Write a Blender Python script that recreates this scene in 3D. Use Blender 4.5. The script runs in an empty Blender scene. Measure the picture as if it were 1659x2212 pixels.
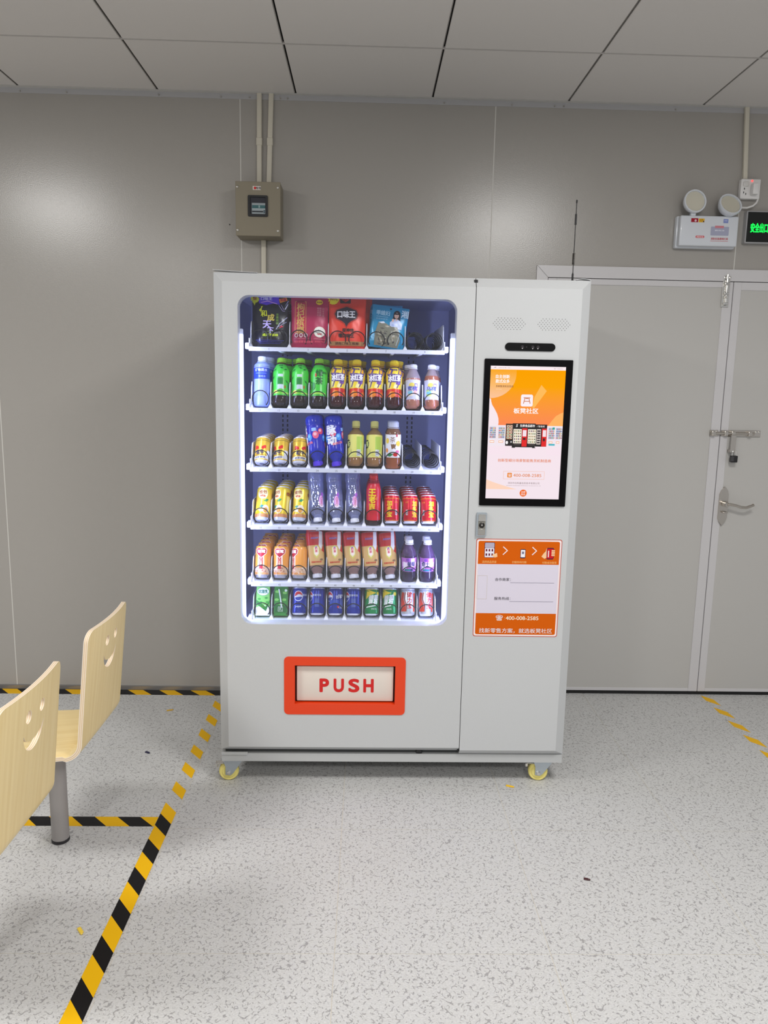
import bpy, bmesh, math, random
from mathutils import Vector, Matrix, Euler
random.seed(4)
S = bpy.context.scene
COL = S.collection
PI = math.pi

# ------------------------------------------------------------------ camera, world, lights, exposure
cam_d = bpy.data.cameras.new('camera'); cam = bpy.data.objects.new('camera', cam_d); COL.objects.link(cam)
S.camera = cam
F_PX, YAW, PITCH, ROLL = 1649.1, 0.0246, -0.1633, 0.0193
cam_d.sensor_fit = 'VERTICAL'; cam_d.sensor_height = 24.0; cam_d.lens = 24.0 * F_PX / 2212.0
cam_d.clip_start = 0.02
_cy, _sy, _cp, _sp = math.cos(YAW), math.sin(YAW), math.cos(PITCH), math.sin(PITCH)
_f = Vector((_sy*_cp, _cy*_cp, _sp)); _r = Vector((_cy, -_sy, 0)); _u = _r.cross(_f)
_c, _s = math.cos(ROLL), math.sin(ROLL)
_R = _c*_r + _s*_u; _U = -_s*_r + _c*_u
cam.matrix_world = Matrix(((_R.x, _U.x, -_f.x, 0.0), (_R.y, _U.y, -_f.y, -3.6106), (_R.z, _U.z, -_f.z, 1.5015), (0, 0, 0, 1)))

W = bpy.data.worlds.new('world'); S.world = W; W.use_nodes = True
W.node_tree.nodes['Background'].inputs[0].default_value = (0.97, 0.98, 1.0, 1)
W.node_tree.nodes['Background'].inputs[1].default_value = 0.47

def area_light(name, x, y, z, size, power, col=(1.0, 0.985, 0.965)):
    l = bpy.data.lights.new(name, 'AREA'); l.shape = 'SQUARE'; l.size = size; l.energy = power; l.color = col
    o = bpy.data.objects.new(name, l); COL.objects.link(o); o.location = (x, y, z)
    return o
area_light('ceiling_panel_light', -2.25, -2.25, 2.742, 0.58, 46)
area_light('ceiling_panel_light', 1.02, -2.40, 2.742, 0.58, 44)
area_light('ceiling_panel_light', -2.0, -4.9, 2.742, 0.58, 56)
area_light('ceiling_panel_light', 1.04, -4.9, 2.742, 0.58, 56)
vs = S.view_settings
vs.view_transform = 'Standard'; vs.look = 'None'; vs.gamma = 1.0; vs.use_curve_mapping = False
vs.exposure = -0.03
STRIP_W = 2.5     # lamps of the lit strips inside the vending machine

# ------------------------------------------------------------------ materials
def lin(h):
    if isinstance(h, str):
        h = h.lstrip('#'); h = [int(h[i:i+2], 16) for i in (0, 2, 4)]
    v = [c/255.0 for c in h]
    return tuple((c/12.92 if c <= 0.04045 else ((c+0.055)/1.055)**2.4) for c in v) + (1.0,)
_M = {}
def mat(col, rough=0.45, metal=0.0, emit=0.0, spec=0.5, alpha=1.0, coat=0.0):
    key = (str(col), rough, metal, emit, spec, alpha, coat)
    if key in _M: return _M[key]
    m = bpy.data.materials.new('material'); m.use_nodes = True
    nt = m.node_tree; p = nt.nodes['Principled BSDF']
    c = lin(col)
    p.inputs['Base Color'].default_value = c; p.inputs['Roughness'].default_value = rough
    p.inputs['Metallic'].default_value = metal; p.inputs['Specular IOR Level'].default_value = spec
    p.inputs['Coat Weight'].default_value = coat
    if emit:
        p.inputs['Emission Color'].default_value = c; p.inputs['Emission Strength'].default_value = emit
        p.inputs['Base Color'].default_value = (0.005, 0.005, 0.005, 1)
    if alpha < 1.0:
        # clear plastic: part of the light goes straight through, tinted
        out = nt.nodes['Material Output']; mix = nt.nodes.new('ShaderNodeMixShader'); tr = nt.nodes.new('ShaderNodeBsdfTransparent')
        tr.inputs[0].default_value = tuple(0.45 + 0.55*x for x in c[:3]) + (1,)
        mix.inputs[0].default_value = alpha
        nt.links.new(tr.outputs[0], mix.inputs[1]); nt.links.new(p.outputs[0], mix.inputs[2]); nt.links.new(mix.outputs[0], out.inputs[0])
    _M[key] = m
    return m

def nodes(name):
    m = bpy.data.materials.new(name); m.use_nodes = True
    nt = m.node_tree
    def N(t, **kw):
        n = nt.nodes.new(t)
        for k, v in kw.items():
            if k.startswith('i_'): n.inputs[k[2:].replace('_', ' ')].default_value = v
            elif k[0] == 'n' and k[1:].isdigit(): n.inputs[int(k[1:])].default_value = v
            else: setattr(n, k, v)
        return n
    return m, nt, N, nt.nodes['Principled BSDF'], nt.links.new

def bumped(col, rough, scale, dist, spec=0.5, var=0.0, big=None):
    m, nt, N, p, L = nodes('painted_metal')
    g = N('ShaderNodeNewGeometry')
    n = N('ShaderNodeTexNoise'); n.inputs['Scale'].default_value = scale; n.inputs['Detail'].default_value = 2
    L(g.outputs['Position'], n.inputs['Vector'])
    b = N('ShaderNodeBump'); b.inputs['Strength'].default_value = 1.0; b.inputs['Distance'].default_value = dist
    L(n.outputs[0], b.inputs['Height']); L(b.outputs[0], p.inputs['Normal'])
    p.inputs['Roughness'].default_value = rough; p.inputs['Specular IOR Level'].default_value = spec
    c = lin(col)
    if var:
        n2 = N('ShaderNodeTexNoise'); n2.inputs['Scale'].default_value = 350; L(g.outputs['Position'], n2.inputs['Vector'])
        mx = N('ShaderNodeMixRGB'); mx.inputs[1].default_value = tuple(x*(1-var) for x in c[:3])+(1,); mx.inputs[2].default_value = tuple(min(1, x*(1+var)) for x in c[:3])+(1,)
        L(n2.outputs[0], mx.inputs[0]); L(mx.outputs[0], p.inputs['Base Color'])
    else: p.inputs['Base Color'].default_value = c
    return m

def floor_material():
    m, nt, N, p, L = nodes('speckled_vinyl')
    g = N('ShaderNodeNewGeometry')
    nz = N('ShaderNodeTexNoise'); nz.inputs['Scale'].default_value = 105; nz.inputs['Detail'].default_value = 1.5
    L(g.outputs['Position'], nz.inputs['Vector'])
    sub = N('ShaderNodeVectorMath', operation='SUBTRACT'); L(nz.outputs['Color'], sub.inputs[0]); sub.inputs[1].default_value = (0.5, 0.5, 0.5)
    sc = N('ShaderNodeVectorMath', operation='SCALE'); L(sub.outputs[0], sc.inputs[0]); sc.inputs['Scale'].default_value = 0.006
    ad = N('ShaderNodeVectorMath', operation='ADD'); L(g.outputs['Position'], ad.inputs[0]); L(sc.outputs[0], ad.inputs[1])
    def mathn(op, a_, b_):
        n = N('ShaderNodeMath', operation=op)
        for i, v in enumerate((a_, b_)):
            if isinstance(v, (int, float)): n.inputs[i].default_value = v
            else: L(v, n.inputs[i])
        return n.outputs[0]
    def noise(scale, off, detail=0.0):
        v0 = N('ShaderNodeVectorMath', operation='ADD'); L(ad.outputs[0], v0.inputs[0]); v0.inputs[1].default_value = off
        n = N('ShaderNodeTexNoise'); n.noise_dimensions = '2D'; n.inputs['Scale'].default_value = scale; n.inputs['Detail'].default_value = detail
        L(v0.outputs[0], n.inputs['Vector']); return n.outputs[0]
    # chips: short pieces of curved bands
    def strokes(scale, width, mscale, thr, off):
        band = mathn('LESS_THAN', mathn('ABSOLUTE', mathn('SUBTRACT', noise(scale, off), 0.5), 0.0), width)
        return mathn('MULTIPLY', band, mathn('GREATER_THAN', noise(mscale, (off[0]+7.1, off[1]+3.7, 0), 0.5), thr))
    mx = N('ShaderNodeMath', operation='MAXIMUM')
    L(strokes(58, 0.060, 84, 0.575, (0, 0, 0)), mx.inputs[0]); L(strokes(84, 0.058, 104, 0.60, (3.3, 1.7, 0)), mx.inputs[1])
    # pale fibres
    n2 = N('ShaderNodeTexNoise'); n2.inputs['Scale'].default_value = 160; n2.inputs['Detail'].default_value = 2
    mp = N('ShaderNodeVectorMath', operation='MULTIPLY'); L(ad.outputs[0], mp.inputs[0]); mp.inputs[1].default_value = (1, 2.2, 1); L(mp.outputs[0], n2.inputs['Vector'])
    fr = N('ShaderNodeValToRGB'); L(n2.outputs[0], fr.inputs[0])
    fr.color_ramp.elements[0].position = 0.42; fr.color_ramp.elements[0].color = lin((192, 192, 191))
    fr.color_ramp.elements[1].position = 0.62; fr.color_ramp.elements[1].color = lin((205, 205, 204))
    mc = N('ShaderNodeMixRGB'); L(mx.outputs[0], mc.inputs[0]); L(fr.outputs[0], mc.inputs[1]); mc.inputs[2].default_value = lin((156, 155, 155))
    L(mc.outputs[0], p.inputs['Base Color'])
    p.inputs['Roughness'].default_value = 0.42; p.inputs['Specular IOR Level'].default_value = 0.35
    return m

def wood_material(edge=False):
    m, nt, N, p, L = nodes('maple_plywood')
    t = N('ShaderNodeTexCoord'); mp = N('ShaderNodeMapping'); mp.inputs['Scale'].default_value = (2.5, 60, 2.5)
    L(t.outputs['Object'], mp.inputs[0])
    n = N('ShaderNodeTexNoise'); n.inputs['Scale'].default_value = 1.6; n.inputs['Detail'].default_value = 3
    L(mp.outputs[0], n.inputs['Vector'])
    r = N('ShaderNodeValToRGB'); L(n.outputs[0], r.inputs[0])
    r.color_ramp.elements[0].position = 0.3; r.color_ramp.elements[0].color = lin((232, 207, 148))
    r.color_ramp.elements[1].position = 0.75; r.color_ramp.elements[1].color = lin((242, 221, 168))
    L(r.outputs[0], p.inputs['Base Color'])
    p.inputs['Roughness'].default_value = 0.38; p.inputs['Specular IOR Level'].default_value = 0.4
    return m

def glass_material(gloss=0.05, tint=(0.97, 0.98, 1.0)):
    m, nt, N, p, L = nodes('clear_glass')
    nt.nodes.remove(p)
    t = N('ShaderNodeBsdfTransparent'); t.inputs[0].default_value = tint + (1,)
    gl = N('ShaderNodeBsdfGlossy'); gl.inputs['Roughness'].default_value = 0.03; gl.inputs['Color'].default_value = (1, 1, 1, 1)
    mx = N('ShaderNodeMixShader'); mx.inputs[0].default_value = gloss
    L(t.outputs[0], mx.inputs[1]); L(gl.outputs[0], mx.inputs[2]); L(mx.outputs[0], nt.nodes['Material Output'].inputs[0])
    return m

def clear_plastic(tint=(0.80, 0.84, 1.0), blend=0.25, most=0.75, rough=0.08):
    m, nt, N, p, L = nodes('clear_plastic'); nt.nodes.remove(p)
    t = N('ShaderNodeBsdfTransparent'); t.inputs[0].default_value = tint + (1,)
    gl = N('ShaderNodeBsdfGlossy'); gl.inputs['Roughness'].default_value = rough; gl.inputs['Color'].default_value = (0.86, 0.89, 1, 1)
    df = N('ShaderNodeBsdfDiffuse'); df.inputs[0].default_value = (0.55, 0.60, 0.95, 1)
    lw = N('ShaderNodeLayerWeight'); lw.inputs[0].default_value = blend
    mr = N('ShaderNodeMapRange'); L(lw.outputs['Facing'], mr.inputs[0]); mr.inputs[3].default_value = 0.24; mr.inputs[4].default_value = most
    m0 = N('ShaderNodeMixShader'); m0.inputs[0].default_value = 0.45; L(gl.outputs[0], m0.inputs[1]); L(df.outputs[0], m0.inputs[2])
    mx = N('ShaderNodeMixShader'); L(mr.outputs[0], mx.inputs[0]); L(t.outputs[0], mx.inputs[1]); L(m0.outputs[0], mx.inputs[2])
    L(mx.outputs[0], nt.nodes['Material Output'].inputs[0])
    return m

def emit_ramp(stops, axis, lo, hi, strength):
    m, nt, N, p, L = nodes('lit_display'); nt.nodes.remove(p)
    t = N('ShaderNodeTexCoord'); sp = N('ShaderNodeSeparateXYZ'); L(t.outputs['Object'], sp.inputs[0])
    mr = N('ShaderNodeMapRange'); L(sp.outputs[axis], mr.inputs[0]); mr.inputs[1].default_value = lo; mr.inputs[2].default_value = hi
    r = N('ShaderNodeValToRGB'); L(mr.outputs[0], r.inputs[0])
    e = r.color_ramp.elements
    e[0].position, e[0].color = stops[0][0], lin(stops[0][1]); e[1].position, e[1].color = stops[-1][0], lin(stops[-1][1])
    for pos, c in stops[1:-1]:
        k = e.new(pos); k.color = lin(c)
    em = N('ShaderNodeEmission'); em.inputs[1].default_value = strength; L(r.outputs[0], em.inputs[0]); L(em.outputs[0], nt.nodes['Material Output'].inputs[0])
    return m

WALL = bumped((164, 160, 154), 0.25, 220, 0.00022, 0.58)
CEIL = bumped((216, 212, 208), 0.45, 300, 0.0001, 0.35)
FLOOR = floor_material()
WOOD = wood_material()
PLY = mat((236, 222, 203), 0.6); PLYD = mat((218, 190, 152), 0.6)
CAB = bumped((193, 195, 196), 0.38, 900, 0.00006, 0.4, 0.03)
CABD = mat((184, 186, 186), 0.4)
BLACK = mat((12, 12, 13), 0.5); DARK = mat((28, 28, 30), 0.5)
STEEL = mat((190, 188, 182), 0.28, 1.0); ZINC = mat((186, 195, 202), 0.3, 0.8); CHROME = mat((222, 220, 215), 0.14, 1.0)
NICKEL = mat((200, 194, 186), 0.25, 1.0)
LINER = mat((188, 194, 232), 0.5); TRAYM = mat((226, 230, 240), 0.4); COILM = mat((9, 9, 16), 0.45, spec=0.3)
DIVM = mat((232, 234, 242), 0.35)

# ------------------------------------------------------------------ mesh helpers
def link(name, me, parent=None, loc=None, rot=None):
    o = bpy.data.objects.new(name, me); COL.objects.link(o)
    if parent: o.parent = parent
    if loc: o.location = loc
    if rot: o.rotation_euler = rot
    return o
def tag(o, label=None, cat=None, group=None, kind=None):
    if label: o['label'] = label
    if cat: o['category'] = cat
    if group: o['group'] = group
    if kind: o['kind'] = kind
    return o
def empty(name, loc=(0, 0, 0), rot=(0, 0, 0), label=None, cat=None, group=None, kind=None):
    o = link(name, None, None, loc, rot); o.empty_display_size = 0.05
    return tag(o, label, cat, group, kind)
def copy_tree(o, parent=None):
    c = o.copy(); COL.objects.link(c)
    if parent: c.parent = parent
    for ch in o.children: copy_tree(ch, c)
    return c
def rrect(x0, z0, x1, z1, r, n=6):
    r = min(r, (x1-x0)/2-1e-5, (z1-z0)/2-1e-5); pts = []
    for cx, cz, a in ((x1-r, z1-r, 0), (x0+r, z1-r, 90), (x0+r, z0+r, 180), (x1-r, z0+r, 270)):
        for i in range(n+1):
            t = math.radians(a + 90*i/n); pts.append((cx + r*math.cos(t), cz + r*math.sin(t)))
    return pts
def ellipse(cx, cz, rx, rz, n=24, a0=0, a1=360):
    full = abs(a1-a0) >= 360
    return [(cx+rx*math.cos(math.radians(a0+(a1-a0)*i/(n if full else n-1))), cz+rz*math.sin(math.radians(a0+(a1-a0)*i/(n if full else n-1)))) for i in range(n)]

class MB:
    """collects shapes, builds one mesh object"""
    def __init__(s): s.v = []; s.f = []; s.m = []; s.mats = []
    def mi(s, m):
        if m not in s.mats: s.mats.append(m)
        return s.mats.index(m)
    def add(s, vs, fs, m):
        n = len(s.v); s.v += [tuple(x) for x in vs]
        k = s.mi(m)
        for f in fs: s.f.append(tuple(n+i for i in f)); s.m.append(k)
    def box(s, x0, x1, y0, y1, z0, z1, m):
        s.add([(x0,y0,z0),(x1,y0,z0),(x1,y1,z0),(x0,y1,z0),(x0,y0,z1),(x1,y0,z1),(x1,y1,z1),(x0,y1,z1)],
              [(3,2,1,0),(4,5,6,7),(0,1,5,4),(1,2,6,5),(2,3,7,6),(3,0,4,7)], m); return s
    def bevbox(s, x0, x1, y0, y1, z0, z1, m, b=0.003, seg=2):
        bm = bmesh.new(); bmesh.ops.create_cube(bm, size=1)
        bmesh.ops.scale(bm, vec=(x1-x0, y1-y0, z1-z0), verts=bm.verts)
        bmesh.ops.translate(bm, vec=((x0+x1)/2, (y0+y1)/2, (z0+z1)/2), verts=bm.verts)
        bmesh.ops.bevel(bm, geom=bm.edges[:], offset=b, segments=seg, affect='EDGES', profile=0.5)
        bm.verts.index_update(); s.add([v.co for v in bm.verts], [[v.index for v in f.verts] for f in bm.faces], m); bm.free(); return s
    def lathe(s, prof, m, seg=24, axis='z', c=(0,0,0), zones=None, sq=None, cap=True):
        """prof [(r, h)]; zones [(h0, material)] sorted; sq = squareness exponent"""
        vs = []; fs = []
        for r, h in prof:
            for k in range(seg):
                a = 2*PI*(k+0.5)/seg; x, y = math.cos(a), math.sin(a)
                if sq:
                    q = (abs(x)**sq+abs(y)**sq)**(-1/sq); x *= q; y *= q
                p = {'z': (r*x, r*y, h), 'y': (r*x, h, r*y), 'x': (h, r*x, r*y)}[axis]
                vs.append((p[0]+c[0], p[1]+c[1], p[2]+c[2]))
        n0 = len(s.v); s.v += vs
        def mm(h):
            if not zones: return s.mi(m)
            z = m
            for h0, mz in zones:
                if h >= h0: z = mz
            return s.mi(z)
        for i in range(len(prof)-1):
            k0 = mm((prof[i][1]+prof[i+1][1])/2)
            for k in range(seg):
                a, b = i*seg+k, i*seg+(k+1) % seg
                f = (a, b, b+seg, a+seg) if axis == 'z' else (a, a+seg, b+seg, b)
                s.f.append(tuple(n0+q for q in f)); s.m.append(k0)
        if cap:
            s.f.append(tuple(n0+k for k in (reversed(range(seg)) if axis == 'z' else range(seg)))); s.m.append(mm(prof[0][1]))
            t = (len(prof)-1)*seg
            s.f.append(tuple(n0+t+k for k in (range(seg) if axis == 'z' else reversed(range(seg))))); s.m.append(mm(prof[-1][1]))
        return s
    def cyl(s, c, r, h0, h1, m, axis='z', seg=20, bev=0.0):
        b = bev
        prof = [(r, h0), (r, h1)] if not b else [(r-b, h0), (r, h0+b), (r, h1-b), (r-b, h1)]
        return s.lathe(prof, m, seg, axis, c)
    def tube(s, path, r, m, seg=8, closed=False):
        path = [Vector(p) for p in path]; n = len(path); vs = []; up = None
        for i, p in enumerate(path):
            if closed: t = path[(i+1) % n]-path[i-1]
            else: t = path[min(i+1, n-1)]-path[max(i-1, 0)]
            t.normalize()
            if up is None:
                up = Vector((0, 0, 1)) if abs(t.z) < 0.9 else Vector((1, 0, 0))
            a = t.cross(up)
            if a.length < 1e-6: a = t.cross(Vector((0.3, 1, 0.2)))
            a.normalize(); b = a.cross(t).normalized(); up = b
            for k in range(seg):
                w = 2*PI*k/seg; vs.append(p + r*(math.cos(w)*a + math.sin(w)*b))
        fs = []
        for i in range(n if closed else n-1):
            j = (i+1) % n
            for k in range(seg): fs.append((i*seg+k, i*seg+(k+1) % seg, j*seg+(k+1) % seg, j*seg+k))
        if not closed: fs += [tuple(range(seg))[::-1], tuple((n-1)*seg+k for k in range(seg))]
        s.add(vs, fs, m); return s
    def plate(s, outer, holes, t, fn, m, side=None, layers=None, cuts=()):
        """flat outline with holes; fn(x, z, d) maps it into space; t = thickness. layers = materials of the edge plies"""
        bm = bmesh.new()
        for loop in [outer]+list(holes):
            vv = [bm.verts.new((p[0], p[1], 0)) for p in loop]
            for i in range(len(vv)): bm.edges.new((vv[i], vv[(i+1) % len(vv)]))
        bmesh.ops.triangle_fill(bm, use_beauty=True, use_dissolve=False, edges=bm.edges[:], normal=(0, 0, 1))
        for co, no in cuts:
            bmesh.ops.bisect_plane(bm, geom=bm.verts[:]+bm.edges[:]+bm.faces[:], plane_co=co, plane_no=no, dist=1e-6)
        bmesh.ops.recalc_face_normals(bm, faces=bm.faces[:])
        bm.verts.index_update(); nv = len(bm.verts)
        flat = [(v.co.x, v.co.y) for v in bm.verts]; tri = [[v.index for v in f.verts] for f in bm.faces]
        edges = []
        for e in bm.edges:
            if len(e.link_faces) == 1:
                f = e.link_faces[0]; a, b = e.verts[0].index, e.verts[1].index
                ids = [v.index for v in f.verts]; i = ids.index(a)
                if ids[(i+1) % len(ids)] != b: a, b = b, a
                edges.append((a, b))
        up = sum(f.normal.z for f in bm.faces) > 0
        bm.free()
        layers = layers or [side or m]; nl = len(layers)
        vs = []
        for k in range(nl+1): vs += [fn(x, z, t*k/nl) for x, z in flat]
        n0 = len(s.v); s.v += [tuple(v) for v in vs]
        km = s.mi(m)
        for f in tri:
            # front faces look towards -d
            f1 = f if up else f[::-1]
            s.f.append(tuple(n0+i for i in f1)); s.m.append(km)
            s.f.append(tuple(n0+nl*nv+i for i in f1[::-1])); s.m.append(km)
        for k in range(nl):
            ks = s.mi(layers[k])
            for a, b in edges:
                if not up: a, b = b, a
                s.f.append((n0+k*nv+b, n0+k*nv+a, n0+(k+1)*nv+a, n0+(k+1)*nv+b)); s.m.append(ks)
        return s
    def build(s, name, parent=None, smooth=True, ang=0.6, loc=None, rot=None):
        me = bpy.data.meshes.new(name); me.from_pydata(s.v, [], s.f)
        for m in s.mats: me.materials.append(m)
        me.polygons.foreach_set('material_index', s.m)
        if smooth:
            me.polygons.foreach_set('use_smooth', [True]*len(me.polygons))
            try: me.set_sharp_from_angle(angle=ang)
            except Exception: pass
        me.update()
        return link(name, me, parent, loc, rot)

_T = {}
def text_faces(body, res=2):
    key = (body, res)
    if key in _T: return _T[key]
    c = bpy.data.curves.new('lettering', 'FONT'); c.body = body; c.size = 1; c.resolution_u = res
    o = bpy.data.objects.new('lettering', c); COL.objects.link(o)
    dg = bpy.context.evaluated_depsgraph_get(); me = bpy.data.meshes.new_from_object(o.evaluated_get(dg))
    vs = [(v.co.x, v.co.y) for v in me.vertices]; fs = [list(p.vertices) for p in me.polygons]
    bpy.data.objects.remove(o); bpy.data.curves.remove(c); bpy.data.meshes.remove(me)
    _T[key] = (vs, fs); return vs, fs

class Print:
    """flat print laid on a surface: surf(s, z, offset) -> point. Later shapes lie a hair above earlier ones."""
    def __init__(s, surf, step=0.000014, cut=None, emit=0.0, rough=0.4, base=0.0003, spec=0.3):
        s.surf = surf; s.mb = MB(); s.k = 0; s.step = step; s.cut = cut; s.emit = emit; s.rough = rough; s.base = base; s.spec = spec
    def _m(s, col):
        if not isinstance(col, (str, tuple)): return col
        return mat(col, s.rough, 0, s.emit, s.spec)
    def raw(s, vs, fs, col):
        off = s.base + s.k*s.step; s.k += 1
        if s.cut:
            bm = bmesh.new(); bv = [bm.verts.new((a, b, 0)) for a, b in vs]
            for f in fs:
                try: bm.faces.new([bv[i] for i in f])
                except ValueError: pass
            bmesh.ops.triangulate(bm, faces=bm.faces[:])
            xs = [a for a, b in vs]; zs = [b for a, b in vs]
            for ax, lo, hi in ((0, min(xs), max(xs)), (1, min(zs), max(zs))):
                st = s.cut[ax]
                if not st: continue
                q = math.floor(lo/st)+1
                while q*st < hi:
                    co = (q*st, 0, 0) if ax == 0 else (0, q*st, 0); no = (1, 0, 0) if ax == 0 else (0, 1, 0)
                    bmesh.ops.bisect_plane(bm, geom=bm.verts[:]+bm.edges[:]+bm.faces[:], plane_co=co, plane_no=no, dist=1e-7); q += 1
            bm.verts.index_update()
            vs = [(v.co.x, v.co.y) for v in bm.verts]; fs = [[v.index for v in f.verts] for f in bm.faces]; bm.free()
        s.mb.add([s.surf(a, b, off) for a, b in vs], fs, s._m(col)); return s
    def poly(s, pts, col):
        a = sum(pts[i][0]*pts[(i+1) % len(pts)][1]-pts[(i+1) % len(pts)][0]*pts[i][1] for i in range(len(pts)))
        if a < 0: pts = pts[::-1]
        return s.raw(list(pts), [list(range(len(pts)))], col)
    def rect(s, x0, z0, x1, z1, col, r=0.0):
        return s.poly(rrect(x0, z0, x1, z1, r, 4) if r else [(x0, z0), (x1, z0), (x1, z1), (x0, z1)], col)
    def frame(s, x0, z0, x1, z1, w, col):
        s.rect(x0, z0, x1, z0+w, col); s.k -= 1; s.rect(x0, z1-w, x1, z1, col); s.k -= 1
        s.rect(x0, z0+w, x0+w, z1-w, col); s.k -= 1; return s.rect(x1-w, z0+w, x1, z1-w, col)
    def ell(s, x, z, rx, rz, col, n=20): return s.poly(ellipse(x, z, rx, rz, n), col)
    def line(s, x0, z0, x1, z1, w, col):
        d = Vector((x1-x0, z1-z0)); n = Vector((-d.y, d.x)).normalized()*w/2
        return s.poly([(x0-n.x, z0-n.y), (x1-n.x, z1-n.y), (x1+n.x, z1+n.y), (x0+n.x, z0+n.y)], col)
    def star(s, x, z, r1, r2, n, col):
        return s.poly([(x+(r1 if i % 2 else r2)*math.cos(PI*i/n), z+(r1 if i % 2 else r2)*math.sin(PI*i/n)) for i in range(2*n)], col)
    def text(s, body, x, z, size, col, bold=0.0, align='c', width=None, rot=0.0, shear=0.0, sx=1.0, fine=False):
        """size = height of the letters' body; x, z = centre (or left end) of the line; width squeezes the line to that width"""
        vs, fs = text_faces(body, 8 if fine else 2)
        if not vs: return s
        x0 = min(a for a, b in vs); x1 = max(a for a, b in vs); z0 = min(b for a, b in vs); z1 = max(b for a, b in vs)
        k = size/(z1-z0); kx = k*sx
        if width: kx = width/(x1-x0)
        w = (x1-x0)*kx; dx = {'c': -w/2, 'l': 0, 'r': -w}[align]; out = []
        c, sn = math.cos(rot), math.sin(rot)
        # heavier strokes: the same letters printed again a little to each side, each a hair higher
        for i, (bx, by) in enumerate([(math.cos(PI*j/6), math.sin(PI*j/6)) for j in range(12)] if fine and bold else ((-1, -0.6), (1, -0.6), (-1, 0.6), (1, 0.6)) if bold else ((0, 0),)):
            out = []
            for a, b in vs:
                p = (a-x0+bx*bold)*kx+dx; q = (b-(z0+z1)/2+by*bold)*k; p += shear*q
                out.append((x+p*c-q*sn, z+p*sn+q*c))
            s.raw(out, fs, col); s.k -= 0.6
        s.k += 0.6; return s
    def vtext(s, body, x, z, size, col, bold=0.0, gap=1.12, shear=0.0):
        for i, ch in enumerate(body):
            s.text(ch, x, z-size*gap*i, size, col, bold, shear=shear); s.k -= 1
        s.k += 1; return s
    def build(s, name, parent): return s.mb.build(name, parent, smooth=bool(s.cut), ang=1.0)

def front(y=0.0): return lambda a, b, off: (a, y-off, b)

# ------------------------------------------------------------------ floor
H = 2.755
fl = MB().box(-4.2, 4.2, -7.5, 0.25, -0.06, -0.0007, mat((205, 198, 184), 0.6)).build('floor', smooth=False)
tag(fl, kind='structure')
TF = 0.5821
tile_me = None
for i in range(-7, 7):
    for j in range(-1, 12):
        x0 = -0.0647+TF*i; y1 = -0.6207-TF*(j-1); y0 = y1-TF
        if j == -1: continue
        if y0 < -7.4 or x0+TF < -4 or x0 > 4: continue
        g = 0.0009
        if j == 0:
            t = MB().box(g, TF-g, g, TF-g, -0.0006, 0.0, FLOOR).build('tile', fl, smooth=False)
            if i > -7: t.data = first_row
            first_row = t.data
        else:
            if tile_me is None: tile_me = MB().box(g, TF-g, g, TF-g, -0.0006, 0.0, FLOOR).build('tile', fl, smooth=False); t = tile_me; tile_me = t.data
            else: t = link('tile', tile_me, fl)
        t.location = (x0, y0, 0)
# the narrow cut row against the wall
for i in range(-7, 7):
    if -0.0647+TF*(i+1) < -4: continue
    t = MB().box(0.0009, TF-0.0009, 0.0009, 0.2, -0.0006, 0.0, FLOOR).build('tile', fl, smooth=False)
    t.location = (-0.0647+TF*i, -0.6207+TF, 0)

# ------------------------------------------------------------------ back wall of sandwich panels
wb = MB().box(-4.2, 4.2, 0.052, 0.12, 0, H+0.2, mat((150, 147, 143), 0.6)).build('wall_back', smooth=False)
tag(wb, kind='structure')
SEAM = mat((205, 203, 197), 0.5)
def wall_panel(x0, x1, z0, z1):
    g = 0.0013
    MB().bevbox(x0+g, x1-g, 0.0, 0.05, z0, z1, WALL, 0.0008, 1).build('panel', wb)
for x0, x1, z0, z1 in ((-3.951, -2.826, 0, H), (-2.826, -1.7013, 0, H), (-1.7013, -0.5778, 0, H), (-0.5778, 0.5491, 0, H),
                       (1.6759, 2.64, 2.058, H), (2.64, 3.8, 0, H)):
    wall_panel(x0, x1, z0, z1)
MB().plate([(0.5504, 0), (0.7660, 0), (0.7660, 2.058), (1.6746, 2.058), (1.6746, H), (0.5504, H)], [], 0.05, lambda a, b, d: (a, d, b), WALL).build('panel', wb, smooth=False)
for x in (-2.826, -1.7013, -0.5778, 0.5491):
    MB().box(x-0.0022, x+0.0022, -0.0004, 0.046, 0.018, H-0.024, SEAM).build('joint_strip', wb, smooth=False)
MB().box(1.6759-0.0022, 1.6759+0.0022, -0.0004, 0.046, 2.06, H-0.024, SEAM).build('joint_strip', wb, smooth=False)
MB().cyl((-0.63, -0.001, 2.205), 0.003, 0, 0.002, BLACK, 'y', 8).build('screw_hole', wb)
# floor channel and ceiling angle
bb = MB(); bb.box(-4.0, 0.766, -0.012, -0.0005, 0.0, 0.019, mat((150, 148, 146), 0.35, 0.6)); bb.box(-4.0, 0.766, -0.014, -0.011, 0.0, 0.004, mat((120, 118, 116), 0.4, 0.5))
tag(bb.build('baseboard_back', smooth=False), kind='structure')
ANG = mat((176, 175, 176), 0.35)
tr = MB(); tr.box(-4.0, 4.0, -0.002, 0.0, H-0.024, H-0.001, ANG); tr.box(-4.0, 4.0, -0.022, 0.0, H-0.0025, H-0.0005, mat((196, 194, 190), 0.4))
trim = tr.build('trim_1', smooth=False); tag(trim, kind='structure')
for x in (-1.53, -1.33, -0.93, -0.66, -0.535, -0.40, -0.37, 0.32, 0.62, 0.81, 0.85, 1.35):
    MB().cyl((x, -0.0045, H-0.0165), 0.0035, 0, 0.0025, STEEL, 'y', 8).build('screw', trim)

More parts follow.
